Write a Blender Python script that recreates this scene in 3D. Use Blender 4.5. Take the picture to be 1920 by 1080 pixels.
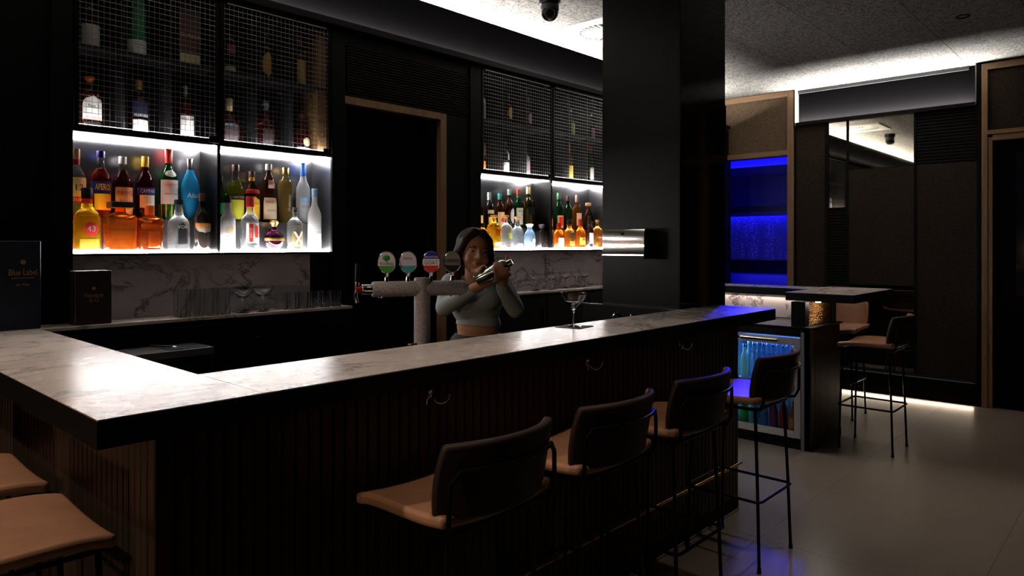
import bpy, bmesh, math, random
from mathutils import Vector, Matrix
random.seed(7)
D = bpy.data
SC = bpy.context.scene
COL = SC.collection
for o in list(D.objects):
    D.objects.remove(o)
R = math.radians

# ------------------------------------------------------------------ camera
CAM_H = 1.45
cam_d = D.cameras.new('camera')
cam_d.sensor_width = 36.0
cam_d.lens = 1324.3 / 1920 * 36.0
cam_d.shift_y = -81.5 / 1920
cam_d.clip_start = 0.02
cam = D.objects.new('camera', cam_d)
COL.objects.link(cam)
cam.location = (0, 0, CAM_H)
cam.rotation_euler = (R(90), 0, R(42.7222 - 90))
SC.camera = cam

# ------------------------------------------------------------------ view + world
SC.view_settings.view_transform = 'Standard'
SC.view_settings.look = 'None'
SC.view_settings.gamma = 1.0
SC.view_settings.use_curve_mapping = False
SC.view_settings.exposure = 0.0
w = D.worlds.new('world')
SC.world = w
w.use_nodes = True
w.node_tree.nodes['Background'].inputs[0].default_value = (0.010, 0.009, 0.011, 1)
w.node_tree.nodes['Background'].inputs[1].default_value = 0.10

# ------------------------------------------------------------------ lights
def area(name, loc, rot, sx, sy, power, col, spread=180):
    l = D.lights.new(name, 'AREA')
    l.shape = 'RECTANGLE'; l.size = sx; l.size_y = sy
    l.energy = power; l.color = col; l.spread = R(spread)
    o = D.objects.new(name, l); COL.objects.link(o)
    o.location = loc; o.rotation_euler = rot
    return o
def spot(name, loc, target, power, col, cone=60, blend=0.5, rad=0.03):
    l = D.lights.new(name, 'SPOT')
    l.energy = power; l.color = col; l.spot_size = R(cone); l.spot_blend = blend; l.shadow_soft_size = rad
    o = D.objects.new(name, l); COL.objects.link(o)
    o.location = loc
    d = Vector(target) - Vector(loc)
    o.rotation_euler = d.to_track_quat('-Z', 'Y').to_euler()
    return o
COOL = (1.0, 0.965, 0.93); WARM = (1.0, 0.72, 0.45); WARM2 = (1.0, 0.82, 0.66); BLUE = (0.012, 0.010, 1.0)
# LED lines lying in the two ceiling coves
area('cove_led_back', (2.7, 3.60, 2.750), (R(180), 0, 0), 8.6, 0.02, 260, COOL)
area('cove_led_right', (7.475, 2.04, 2.708), (R(180), 0, R(90)), 1.58, 0.02, 130, COOL)
# LED line under the wall panels and under the floating plinth
area('panel_led', (7.49, 1.98, 0.231), (0, 0, R(90)), 1.45, 0.012, 0.25, COOL)
area('plinth_led', (7.45, 1.98, 0.030), (0, R(68), 0), 0.03, 1.45, 2.6, (1.0, 0.78, 0.56))
# ceiling downlights over the bar and over the floor
DOWN = [((-0.75, 2.25, 3.04), (0.50, 2.15, 0.9), 120, 62, WARM2),
        ((1.25, 1.02, 3.04), (1.25, 1.46, 0.8), 36, 46, WARM2),
        ((2.35, 1.02, 3.04), (2.35, 1.46, 0.8), 29, 46, WARM2),
        ((3.95, 0.75, 3.04), (3.85, 0.75, 0.0), 46, 62, WARM2),
        ((5.85, 1.05, 3.04), (5.75, 1.05, 0.0), 34, 75, WARM2),
        ((4.25, 3.00, 3.04), (4.60, 3.40, 1.1), 0.1, 60, WARM2)]
for i, (loc, tgt, pw, cone, colr) in enumerate(DOWN):
    spot('downlight_lamp', loc, tgt, pw, colr, cone, 0.6, 0.045)
# blue LEDs of the room behind the window
area('blue_led_ceiling', (8.38, 3.30, 2.335), (R(180), R(-15), 0), 0.04, 1.6, 26, BLUE)
area('blue_led_ledge', (8.385, 3.30, 1.828), (0, R(0), 0), 0.04, 1.6, 15, BLUE)
area('blue_led_sill', (7.64, 3.30, 1.10), (0, R(-105), 0), 0.04, 1.3, 6, BLUE)
spot('blue_room_spot', (8.25, 3.50, 2.45), (3.86, 1.88, 1.10), 900, BLUE, 7, 0.8, 0.05)
spot('blue_room_spot', (8.25, 3.30, 2.45), (3.4, 1.50, 0.6), 28, BLUE, 30, 0.6, 0.05)
area('counter_led', (5.63, 2.55, 1.034), (0, R(20), 0), 0.02, 0.9, 1.4, WARM2)
spot('wall_lamp', (-2.35, 1.75, 1.35), (0.6, 2.2, 0.75), 62, WARM, 50, 0.7, 0.05)
# fridge interior light
area('fridge_lamp', (5.18, 2.14, 0.815), (0, 0, 0), 0.06, 0.42, 1.4, (0.04, 0.16, 1.0))
area('fridge_lamp', (5.125, 2.375, 0.46), (0, R(-90), R(-55)), 0.6, 0.015, 1.5, (0.14, 0.5, 1.0))

# ------------------------------------------------------------------ materials
MATS = {}
def nt(m):
    return m.node_tree.nodes, m.node_tree.links
def pbr(name, col, rough=0.5, metal=0.0, trans=0.0, ior=1.45, emit=None, estr=0.0, spec=0.5, coat=0.0, alpha=1.0):
    m = D.materials.new(name); m.use_nodes = True
    b = m.node_tree.nodes['Principled BSDF']
    b.inputs['Base Color'].default_value = (*col, 1)
    b.inputs['Roughness'].default_value = rough
    b.inputs['Metallic'].default_value = metal
    b.inputs['Transmission Weight'].default_value = trans
    b.inputs['IOR'].default_value = ior
    b.inputs['Specular IOR Level'].default_value = spec
    b.inputs['Coat Weight'].default_value = coat
    b.inputs['Coat Roughness'].default_value = 0.08
    if emit:
        b.inputs['Emission Color'].default_value = (*emit, 1)
        b.inputs['Emission Strength'].default_value = estr
    MATS[name] = m
    return m
def noise_node(m, scale, detail=4, rough=0.55, vec=None, dist=0.0):
    n, l = nt(m)
    t = n.new('ShaderNodeTexNoise'); t.inputs['Scale'].default_value = scale
    t.inputs['Detail'].default_value = detail; t.inputs['Roughness'].default_value = rough
    t.inputs['Distortion'].default_value = dist
    if vec is None:
        g = n.new('ShaderNodeNewGeometry'); vec = g.outputs['Position']
    l.new(vec, t.inputs['Vector'])
    return t
def mapping(m, scale, rot=(0, 0, 0), loc=(0, 0, 0)):
    n, l = nt(m)
    g = n.new('ShaderNodeNewGeometry'); mp = n.new('ShaderNodeMapping')
    mp.inputs['Scale'].default_value = scale; mp.inputs['Rotation'].default_value = rot
    mp.inputs['Location'].default_value = loc
    l.new(g.outputs['Position'], mp.inputs['Vector'])
    return mp.outputs['Vector']
def ramp(m, src, stops):
    n, l = nt(m)
    r = n.new('ShaderNodeValToRGB')
    e = r.color_ramp.elements
    while len(e) > 1: e.remove(e[-1])
    e[0].position = stops[0][0]; e[0].color = (*stops[0][1], 1)
    for p, cc in stops[1:]:
        k = e.new(p); k.color = (*cc, 1)
    l.new(src, r.inputs['Fac'])
    return r.outputs['Color']
def bump(m, src, strength, dist=0.002):
    n, l = nt(m)
    b = n.new('ShaderNodeBump'); b.inputs['Strength'].default_value = strength; b.inputs['Distance'].default_value = dist
    l.new(src, b.inputs['Height'])
    l.new(b.outputs['Normal'], n['Principled BSDF'].inputs['Normal'])
def setcol(m, out, sock='Base Color'):
    n, l = nt(m); l.new(out, n['Principled BSDF'].inputs[sock])

black = pbr('black_paint', (0.003, 0.0028, 0.003), 0.55, spec=0.12)
black_wall = pbr('black_wall', (0.0026, 0.0024, 0.0026), 0.75, spec=0.06)
matte_black = pbr('matte_black_cove', (0.0014, 0.0013, 0.0014), 1.0, spec=0.0)
black_gloss = pbr('black_gloss_panel', (0.004, 0.004, 0.0045), 0.06, spec=1.0)
t = noise_node(black_gloss, 3, 3); setcol(black_gloss, ramp(black_gloss, t.outputs['Fac'], [(0.3, (0.05,)*3), (0.7, (0.08,)*3)]), 'Roughness')
black_metal = pbr('black_metal', (0.007, 0.007, 0.0075), 0.35, 0.6, spec=0.3)
brushed_black = pbr('brushed_black_steel', (0.009, 0.0088, 0.0085), 0.33, 0.5, spec=0.25)
v = mapping(brushed_black, (160, 160, 6.0)); t = noise_node(brushed_black, 1, 3, vec=v)
setcol(brushed_black, ramp(brushed_black, t.outputs['Fac'], [(0.3, (0.33,)*3), (0.7, (0.40,)*3)]), 'Roughness')
backpanel = pbr('brushed_back_panel', (0.11, 0.11, 0.12), 0.3, 0.9)
v = mapping(backpanel, (2.0, 2.0, 120)); t = noise_node(backpanel, 1, 3, vec=v)
setcol(backpanel, ramp(backpanel, t.outputs['Fac'], [(0.3, (0.30,)*3), (0.7, (0.36,)*3)]), 'Roughness')
chrome = pbr('chrome', (0.75, 0.73, 0.72), 0.12, 1.0)
steel = pbr('brushed_steel', (0.72, 0.66, 0.58), 0.25, 1.0)
v = mapping(steel, (3, 140, 3)); t = noise_node(steel, 1, 2, vec=v)
setcol(steel, ramp(steel, t.outputs['Fac'], [(0.3, (0.10,)*3), (0.7, (0.16,)*3)]), 'Roughness')
wire_m = pbr('galvanised_wire', (0.55, 0.54, 0.54), 0.32, 1.0)
brass = pbr('brass', (0.75, 0.42, 0.13), 0.25, 1.0)
mirror_m = pbr('mirror_glass', (0.78, 0.72, 0.60), 0.02, 1.0)
lit_trim = pbr('lit_trim', (0.75, 0.70, 0.66), 0.5)  # pale tone stands in for light caught by the cove end cap
grey_trim = pbr('grey_trim', (0.20, 0.20, 0.21), 0.5)
white_metal = pbr('white_metal', (0.80, 0.78, 0.76), 0.4)
led_white = pbr('led_diffuser', (0.9, 0.9, 0.9), 0.5, emit=(1.0, 0.965, 0.95), estr=95)
led_shelf = pbr('lit_acrylic_shelf', (0.9, 0.9, 0.9), 0.3, emit=(1.0, 0.97, 0.95), estr=26)
led_edge = pbr('lit_acrylic_edge', (0.9, 0.9, 0.9), 0.3, emit=(1.0, 0.97, 0.95), estr=26)
led_front = pbr('led_diffuser_front', (0.9, 0.9, 0.9), 0.5, emit=(1.0, 0.965, 0.95), estr=150)
led_dim = pbr('led_diffuser_dim', (0.9, 0.9, 0.9), 0.5, emit=(1.0, 0.965, 0.95), estr=60)

def marble(name, base, vein, rough, sc=1.0, seed=0):
    m = pbr(name, base, rough, spec=0.2)
    n, l = nt(m)
    v1 = mapping(m, (1.0 * sc, 1.6 * sc, 1.6 * sc), (0.2, 0.3, 0.55), (seed, seed * 2, 0))
    a = noise_node(m, 1.9, 7, 0.62, v1, 0.55)
    s1 = n.new('ShaderNodeMath'); s1.operation = 'SUBTRACT'; s1.inputs[1].default_value = 0.5
    l.new(a.outputs['Fac'], s1.inputs[0])
    ab = n.new('ShaderNodeMath'); ab.operation = 'ABSOLUTE'; l.new(s1.outputs[0], ab.inputs[0])
    c1 = ramp(m, ab.outputs[0], [(0.0, vein), (0.010, tuple(0.45 * x + 0.55 * y for x, y in zip(vein, base))), (0.036, base)])
    b = noise_node(m, 0.9, 3, 0.5, v1)
    c2 = ramp(m, b.outputs['Fac'], [(0.50, (1, 1, 1)), (0.66, (0, 0, 0))])
    mx = n.new('ShaderNodeMixRGB'); l.new(c2, mx.inputs[0]); l.new(c1, mx.inputs[2]); mx.inputs[1].default_value = (*base, 1)
    cl = noise_node(m, 2.6, 3, 0.5, v1, 0.4)
    c3 = ramp(m, cl.outputs['Fac'], [(0.25, (0.74, 0.73, 0.73)), (0.80, (1, 1, 1))])
    mu = n.new('ShaderNodeMixRGB'); mu.blend_type = 'MULTIPLY'; mu.inputs[0].default_value = 1.0
    l.new(mx.outputs[0], mu.inputs[1]); l.new(c3, mu.inputs[2])
    setcol(m, mu.outputs[0])
    r2 = noise_node(m, 5, 4)
    setcol(m, ramp(m, r2.outputs['Fac'], [(0.3, (rough * 0.97,) * 3), (0.7, (rough * 1.03,) * 3)]), 'Roughness')
    return m
marble_top = marble('marble_worktop', (0.57, 0.495, 0.455), (0.17, 0.155, 0.15), 0.27, 1.15, 1.7)
marble_splash = marble('marble_splashback', (0.52, 0.46, 0.47), (0.06, 0.055, 0.06), 0.3, 1.5, 3.3)

def timber(name, col, axis):
    m = pbr(name, col, 0.5)
    sc = [22, 22, 22]; sc[axis] = 1.2
    t = noise_node(m, 1, 5, 0.6, mapping(m, tuple(sc)), 0.3)
    d = tuple(x * 0.62 for x in col)
    setcol(m, ramp(m, t.outputs['Fac'], [(0.32, d), (0.65, col)]))
    bump(m, t.outputs['Fac'], 0.15)
    return m
oak_v = timber('oak_frame_upright', (0.30, 0.165, 0.075), 2)
oak_h = timber('oak_frame_rail', (0.30, 0.165, 0.075), 1)
slat_m = timber('dark_stained_slat', (0.036, 0.021, 0.014), 2)
slat_m.node_tree.nodes['Principled BSDF'].inputs['Roughness'].default_value = 0.45
slat_m.node_tree.nodes['Principled BSDF'].inputs['Specular IOR Level'].default_value = 0.3
louvre_m = pbr('dark_louvre', (0.007, 0.006, 0.005), 0.6, spec=0.12)

def woodwool(name, lo, hi, scale, strength):
    m = pbr(name, hi, 0.85, spec=0.2)
    a = noise_node(m, scale, 6, 0.75, dist=1.2)
    setcol(m, ramp(m, a.outputs['Fac'], [(0.36, lo), (0.58, hi)]))
    bump(m, a.outputs['Fac'], strength, 0.012)
    return m
ceil_m = woodwool('woodwool_ceiling_board', (0.022, 0.021, 0.019), (0.34, 0.325, 0.30), 50, 1.0)
acou_m = woodwool('dark_woodwool_panel', (0.006, 0.004, 0.003), (0.046, 0.030, 0.020), 90, 0.8)
acou_l = woodwool('brown_woodwool_panel', (0.05, 0.033, 0.02), (0.20, 0.135, 0.085), 90, 0.8)

floor_m = pbr('polished_concrete_tile', (0.13, 0.115, 0.10), 0.3)
a = noise_node(floor_m, 1.4, 6, 0.6); b2 = noise_node(floor_m, 160, 2)
n_, l_ = nt(floor_m)
mx = n_.new('ShaderNodeMixRGB'); mx.blend_type = 'MULTIPLY'; mx.inputs[0].default_value = 1.0
l_.new(ramp(floor_m, a.outputs['Fac'], [(0.25, (0.175, 0.142, 0.115)), (0.75, (0.255, 0.212, 0.175))]), mx.inputs[1])
l_.new(ramp(floor_m, b2.outputs['Fac'], [(0.35, (0.7, 0.7, 0.7)), (0.65, (1, 1, 1))]), mx.inputs[2])
setcol(floor_m, mx.outputs[0])
setcol(floor_m, ramp(floor_m, a.outputs['Fac'], [(0.2, (0.26,) * 3), (0.8, (0.36,) * 3)]), 'Roughness')
bump(floor_m, b2.outputs['Fac'], 0.12, 0.001)
grout_m = pbr('grout', (0.12, 0.105, 0.09), 0.8)

leather = pbr('tan_leather', (0.36, 0.15, 0.065), 0.45)
a = noise_node(leather, 260, 3, 0.6); bump(leather, a.outputs['Fac'], 0.12, 0.001)
a2 = noise_node(leather, 9, 4); setcol(leather, ramp(leather, a2.outputs['Fac'], [(0.3, (0.33, 0.158, 0.088)), (0.7, (0.42, 0.208, 0.120))]))
leather_back = pbr('shaded_leather_back', (0.024, 0.011, 0.009), 0.55, spec=0.3)  # shade on the outer side of the backrest is put into this dark colour
a = noise_node(leather_back, 260, 3, 0.6); bump(leather_back, a.outputs['Fac'], 0.12, 0.001)

blue_wall = pbr('blue_room_wall', (0.10, 0.10, 0.22), 0.7)
blue_ceil = woodwool('blue_room_ceiling', (0.1, 0.1, 0.2), (0.6, 0.6, 0.75), 50, 1.0)
blue_dark = pbr('blue_room_bench', (0.10, 0.10, 0.14), 0.4)
mural = pbr('night_city_mural', (0.05, 0.05, 0.09), 0.25)
n_, l_ = nt(mural)
vo = n_.new('ShaderNodeTexVoronoi'); vo.inputs['Scale'].default_value = 1.0
l_.new(mapping(mural, (1, 60, 95)), vo.inputs['Vector'])
dots = ramp(mural, vo.outputs['Distance'], [(0.10, (1, 1, 1)), (0.34, (0, 0, 0))])
tw = noise_node(mural, 1.0, 4, 0.6, mapping(mural, (1, 16, 1.6)))
towers = ramp(mural, tw.outputs['Fac'], [(0.47, (0, 0, 0)), (0.60, (1, 1, 1))])
ml = n_.new('ShaderNodeMixRGB'); ml.blend_type = 'MULTIPLY'; ml.inputs[0].default_value = 1.0
l_.new(dots, ml.inputs[1]); l_.new(towers, ml.inputs[2])
md = n_.new('ShaderNodeMixRGB'); l_.new(ml.outputs[0], md.inputs[0])
md.inputs[1].default_value = (0.05, 0.05, 0.09, 1); md.inputs[2].default_value = (0.6, 0.6, 0.8, 1)
setcol(mural, md.outputs[0])
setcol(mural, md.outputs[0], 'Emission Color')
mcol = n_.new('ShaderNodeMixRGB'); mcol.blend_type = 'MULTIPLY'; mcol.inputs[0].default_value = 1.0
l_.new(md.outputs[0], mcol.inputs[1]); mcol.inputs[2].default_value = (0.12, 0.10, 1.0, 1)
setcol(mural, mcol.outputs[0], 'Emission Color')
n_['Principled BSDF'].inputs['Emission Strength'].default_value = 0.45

amber_glass = pbr('hammered_bronze_glass', (0.28, 0.12, 0.035), 0.15, 0.8)
n_, l_ = nt(amber_glass)
vo = n_.new('ShaderNodeTexVoronoi'); vo.inputs['Scale'].default_value = 95
g_ = n_.new('ShaderNodeNewGeometry'); l_.new(g_.outputs['Position'], vo.inputs['Vector'])
bump(amber_glass, vo.outputs['Distance'], 1.0, 0.03)
pane_m = D.materials.new('clear_pane'); pane_m.use_nodes = True
n_, l_ = nt(pane_m); n_.remove(n_['Principled BSDF'])
_t = n_.new('ShaderNodeBsdfTransparent'); _t.inputs[0].default_value = (0.95, 0.97, 0.97, 1)
_g = n_.new('ShaderNodeBsdfGlossy'); _g.inputs['Roughness'].default_value = 0.02
_f = n_.new('ShaderNodeFresnel'); _f.inputs[0].default_value = 1.25
_m = n_.new('ShaderNodeMixShader'); l_.new(_f.outputs[0], _m.inputs[0]); l_.new(_t.outputs[0], _m.inputs[1]); l_.new(_g.outputs[0], _m.inputs[2])
l_.new(_m.outputs[0], n_['Material Output'].inputs[0])
door_glass = pbr('dark_door_glass', (0.01, 0.01, 0.015), 0.05)
clear = pbr('clear_glass', (0.95, 0.96, 0.96), 0.02, trans=1.0, ior=1.45)

def glassy(name, col, trans=0.82, rough=0.06):
    return pbr(name, col, rough, trans=trans, ior=1.33)
GL = {}
def G(key, col, trans=0.92, rough=0.04):
    if key not in GL: GL[key] = glassy('bottle_' + key, col, trans, rough)
    return GL[key]
SOLID = {}
def S(col, rough=0.45, metal=0.0):
    k = (tuple(round(x, 3) for x in col), rough, metal)
    if k not in SOLID: SOLID[k] = pbr('print_%d' % len(SOLID), col, rough, metal)
    return SOLID[k]

# ------------------------------------------------------------------ builders
class MB:
    def __init__(self): self.bm = bmesh.new()
    def box(self, x0, x1, y0, y1, z0, z1, bev=0.0, seg=1):
        m = Matrix.Translation(((x0 + x1) / 2, (y0 + y1) / 2, (z0 + z1) / 2)) @ Matrix.Diagonal((abs(x1 - x0), abs(y1 - y0), abs(z1 - z0), 1))
        r = bmesh.ops.create_cube(self.bm, size=1.0, matrix=m)
        if bev:
            es = list({e for v_ in r['verts'] for e in v_.link_edges})
            bmesh.ops.bevel(self.bm, geom=es, offset=bev, segments=seg, affect='EDGES', profile=0.5)
        return self
    def rings(self, rings, closed_ends=True, wrap=False):
        vs = [[self.bm.verts.new(p) for p in r] for r in rings]
        n = len(vs[0]); m = len(vs)
        for i in range(m if wrap else m - 1):
            a_, b_ = vs[i], vs[(i + 1) % m]
            for j in range(n):
                try: self.bm.faces.new((a_[j], a_[(j + 1) % n], b_[(j + 1) % n], b_[j]))
                except ValueError: pass
        if closed_ends and not wrap:
            self.bm.faces.new(list(reversed(vs[0]))); self.bm.faces.new(vs[-1])
        return self
    def cyl(self, p0, p1, r0, r1=None, n=16):
        r1 = r0 if r1 is None else r1
        p0, p1 = Vector(p0), Vector(p1); d = (p1 - p0).normalized()
        u = d.orthogonal().normalized(); v_ = d.cross(u)
        ring = lambda p, r: [p + u * (r * math.cos(k * 2 * math.pi / n)) + v_ * (r * math.sin(k * 2 * math.pi / n)) for k in range(n)]
        return self.rings([ring(p0, r0), ring(p1, r1)])
    def tube(self, pts, r, n=8, closed=False):
        pts = [Vector(p) for p in pts]; m = len(pts)
        u = None; rg = []
        for i, p in enumerate(pts):
            if closed: d = (pts[(i + 1) % m] - pts[i - 1]).normalized()
            else: d = (pts[min(i + 1, m - 1)] - pts[max(i - 1, 0)]).normalized()
            if u is None: u = d.orthogonal().normalized()
            else:
                u = (u - d * u.dot(d))
                u = u.normalized() if u.length > 1e-6 else d.orthogonal().normalized()
            v_ = d.cross(u)
            rr = r[i] if isinstance(r, (list, tuple)) else r
            rg.append([p + u * (rr * math.cos(k * 2 * math.pi / n)) + v_ * (rr * math.sin(k * 2 * math.pi / n)) for k in range(n)])
        return self.rings(rg, wrap=closed)
    def lathe(self, prof, n=24, c=(0, 0, 0), sx=1.0, sy=1.0, sq=2.0, sqf=None):
        rg = []
        for i, (r, z) in enumerate(prof):
            e = sq if sqf is None else sqf[i]
            ring = []
            for k in range(n):
                th = (k + 0.5) * 2 * math.pi / n
                cc, ss = math.cos(th), math.sin(th)
                q = (abs(cc) ** e + abs(ss) ** e) ** (-1.0 / e)
                ring.append(Vector((c[0] + r * q * cc * sx, c[1] + r * q * ss * sy, c[2] + z)))
            rg.append(ring)
        return self.rings(rg)
    def prism(self, poly, z0, z1):
        return self.rings([[Vector((x, y, z0)) for x, y in poly], [Vector((x, y, z1)) for x, y in poly]])
    def ball(self, c, r, sx=1, sy=1, sz=1, sub=2, rot=None):
        m = Matrix.Translation(c) @ (rot.to_4x4() if rot else Matrix()) @ Matrix.Diagonal((sx, sy, sz, 1))
        bmesh.ops.create_icosphere(self.bm, subdivisions=sub, radius=r, matrix=m)
        return self
    def mesh(self, name, smooth=0):
        me = D.meshes.new(name)
        bmesh.ops.recalc_face_normals(self.bm, faces=self.bm.faces)
        self.bm.to_mesh(me); self.bm.free()
        if smooth:
            me.polygons.foreach_set('use_smooth', [True] * len(me.polygons))
            me.set_sharp_from_angle(angle=R(smooth))
        return me
    def obj(self, name, mat, parent=None, smooth=0, loc=None, rot=None):
        return link(name, self.mesh(name, smooth), mat, parent, loc, rot)
def link(name, me, mat=None, parent=None, loc=None, rot=None):
    if mat is not None and len(me.materials) == 0: me.materials.append(mat)
    o = D.objects.new(name, me); COL.objects.link(o)
    if parent: o.parent = parent
    if loc: o.location = loc
    if rot: o.rotation_euler = rot
    return o
def box(name, x0, x1, y0, y1, z0, z1, mat, parent=None, bev=0.0):
    return MB().box(x0, x1, y0, y1, z0, z1, bev).obj(name, mat, parent)
def empty(name, loc=(0, 0, 0), rz=0.0):
    o = D.objects.new(name, None); COL.objects.link(o)
    o.location = loc; o.rotation_euler = (0, 0, rz); o.empty_display_size = 0.1
    return o
def tag(o, label, cat, group=None):
    o['label'] = label; o['category'] = cat
    if group: o['group'] = group
    return o
def struct(o, label=None):
    o['kind'] = 'structure'
    if label: o['label'] = label
    return o
def copy_tree(o, parent=None):
    c = o.copy(); COL.objects.link(c); c.parent = parent
    for ch in o.children: copy_tree(ch, c)
    return c
TXT = {}
def text_mesh(s):
    if s not in TXT:
        cu = D.curves.new('t', 'FONT'); cu.body = s; cu.align_x = 'CENTER'; cu.align_y = 'CENTER'; cu.resolution_u = 2
        o = D.objects.new('t', cu); COL.objects.link(o)
        dg = bpy.context.evaluated_depsgraph_get()
        me = D.meshes.new_from_object(o.evaluated_get(dg))
        D.objects.remove(o)
        xs = [v_.co.x for v_ in me.vertices] or [0]
        TXT[s] = ([tuple(v_.co) for v_ in me.vertices], [tuple(p.vertices) for p in me.polygons], max(xs) - min(xs))
    return TXT[s]
def text_on(name, s, mat, parent, fn, height, maxw=None, vertical=False):
    vs, fs, wd = text_mesh(s)
    k = height / 0.72
    kx = k if not maxw or wd * k <= maxw else maxw / wd
    pts = [fn(x * kx, y * k) if not vertical else fn(-y * k, x * kx) for x, y, z in vs]
    me = D.meshes.new(name); me.from_pydata([tuple(p) for p in pts], [], fs); me.update()
    return link(name, me, mat, parent)

# ------------------------------------------------------------------ SETTING
X0, X1, Y0, Y1, ZC = -2.6, 7.47, -3.0, 3.594, 3.07
fl = struct(box('floor', X0, X1 + 0.3, Y0, Y1 + 0.4, -0.08, -0.004, grout_m))
tile_me = MB().box(0.0006, 0.8994, 0.0006, 0.8994, -0.02, 0.0).mesh('floor_tile')
for i in range(12):
    for j in range(8):
        link('floor_tile', tile_me, floor_m, fl, (X0 - 0.1 + i * 0.9 - (0.2), -3.35 + j * 0.9 + 0.32, 0))
ce = struct(box('ceiling', X0, X1 + 0.3, Y0, Y1 + 0.4, ZC + 0.02, ZC + 0.12, black_wall))
cp_me = MB().box(0.002, 1.198, 0.002, 0.598, 0.0, 0.02).mesh('ceiling_board')
for i in range(9):
    for j in range(12):
        x, y = X0 + i * 1.2 - 0.27, 3.10 + 0.6 - (j + 1) * 0.6
        if x > 4.0 and x < 4.2 and False: continue
        link('ceiling_board', cp_me, ceil_m, ce, (x, y, ZC))
wl = struct(box('wall_left', X0 - 0.12, X0, Y0, Y1 + 0.4, 0, ZC, black_wall))
wf = struct(box('wall_front', X0, X1 + 0.3, Y0 - 0.12, Y0, 0, ZC, black_wall))

# back wall -----------------------------------------------------------------
wb = struct(box('wall_back', X0, X1 + 0.2, 3.84, 3.96, 0, ZC, black_wall))
def bk(name, x0, x1, z0, z1, mat=black, y0=Y1, y1=3.84, bev=0.0):
    return box(name, x0, x1, y0, y1, z0, z1, mat, wb, bev)
bk('side_panel', X0, 0.904, 1.10, 2.732)
bk('pilaster', 0.904, 0.985, 1.10, 2.732, black, Y1 - 0.02)
bk('pilaster', 2.325, 2.415, 1.102, 2.732, black, Y1 - 0.012)
bk('pilaster', 2.353, 2.415, 0, 1.102, black, Y1 - 0.012)
bk('pilaster', 3.449, 3.553, 0, 2.732, black, Y1 - 0.012)
bk('side_panel', 3.225, 3.449, 0, 2.345)
bk('header_panel', 2.415, 3.449, 2.336, 2.36)
bk('header_panel', 2.415, 3.449, 2.64, 2.732)
bk('louvre_backing', 2.415, 3.449, 2.36, 2.64, black_wall, Y1 + 0.03)
lv = MB().box(2.434, 3.44, Y1 - 0.004, Y1 + 0.03, 0, 0.009).mesh('louvre_slat')
for k in range(16):
    link('louvre_slat', lv, louvre_m, wb, (0, 0, 2.366 + k * 0.0172), (R(0), 0, 0))
bk('side_panel', 5.15, X1 + 0.06, 0, 2.732)
# cove above the cabinets: dark face, lip and its LED
bk('cove_face', X0, X1 + 0.06, 2.743, ZC + 0.02, matte_black, 3.625)
lip = MB(); lip.box(X0, X1 - 0.05, 3.545, 3.63, 2.733, 2.743); lip.box(X0, X1 - 0.05, 3.545, 3.552, 2.743, 2.768)
lip.obj('cove_lip', black, wb)
# marble splashbacks
bk('splashback', 0.985, 2.189, 1.10, 1.405, marble_splash, Y1 + 0.004)
bk('splashback_end_panel', 2.189, 2.325, 1.102, 1.405, black, Y1 + 0.004)
bk('splashback', 3.553, 5.15, 1.10, 1.405, marble_splash, Y1 + 0.004)

# door opening with oak lining
dr = struct(empty('door_1', (2.415, Y1, 0)))
fr = MB().box(0, 0.808, -0.012, 0.045, 2.292, 2.336).obj('door_frame', oak_h, dr)
MB().box(0.756, 0.808, -0.012, 0.030, 0, 2.292).obj('door_frame', oak_v, dr)
MB().box(0, 0.02, 0.0, 0.16, 0, 2.292).obj('door_frame', black, dr)
MB().box(0.756, 0.808, 0.030, 0.16, 0, 2.292).obj('door_frame', black, dr)
MB().box(0, 0.808, 0.045, 0.16, 2.292, 2.336).obj('door_frame', black, dr)
MB().box(0.02, 0.756, 0.14, 0.18, 0, 2.292).obj('door_leaf', black_wall, dr)
MB().box(0.68, 0.70, 0.09, 0.14, 1.0, 1.12, 0.004).obj('door_handle', black_metal, dr)

# right wall ------------------------------------------------------------------
wr = struct(box('wall_right', 7.60, 7.72, Y0, 2.86, 0, ZC, black_wall))
def rw(name, y0, y1, z0, z1, mat, x0=7.47, x1=7.60, bev=0.0, parent=None):
    return box(name, x0, x1, y0, y1, z0, z1, mat, parent or wr, bev)
# panels between the two oak frames (Y 1.23 .. 2.854)
rw('acoustic_panel', 2.545, 2.835, 0.235, 2.690, acou_m)
rw('post', 2.835, 2.856, 0.0, 3.07, black, 7.462)
rw('post', 2.512, 2.545, 0.235, 2.690, black, 7.462)
rw('post', 2.318, 2.337, 0.235, 2.690, black, 7.462)
rw('post', 1.715, 1.735, 0.235, 2.690, black, 7.462)
rw('post', 1.205, 1.232, 0.0, 3.07, black, 7.462)
rw('mirror', 2.337, 2.512, 1.825, 2.690, mirror_m, 7.475)
rw('mirror', 1.735, 2.318, 2.200, 2.690, mirror_m, 7.475)
rw('mirror', 1.735, 2.318, 0.24, 1.050, mirror_m, 7.475)
rw('acoustic_panel', 1.735, 2.318, 1.055, 2.195, acou_m, 7.468)
rw('mirror_rail', 2.337, 2.512, 1.808, 1.825, black, 7.466)
rw('louvre_backing', 2.337, 2.512, 0.235, 1.808, black_wall, 7.49)
l2 = MB().box(7.468, 7.49, 2.337, 2.512, 0, 0.022, 0.003).mesh('louvre_slat')
for k in range(52): link('louvre_slat', l2, louvre_m, wr, (0, 0, 0.25 + k * 0.0299))
rw('acoustic_panel', 1.232, 1.715, 0.235, 2.20, acou_m)
rw('louvre_backing', 1.232, 1.715, 2.20, 2.690, black_wall, 7.49)
l3 = MB().box(7.468, 7.49, 1.232, 1.715, 0, 0.022, 0.003).mesh('louvre_slat')
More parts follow.
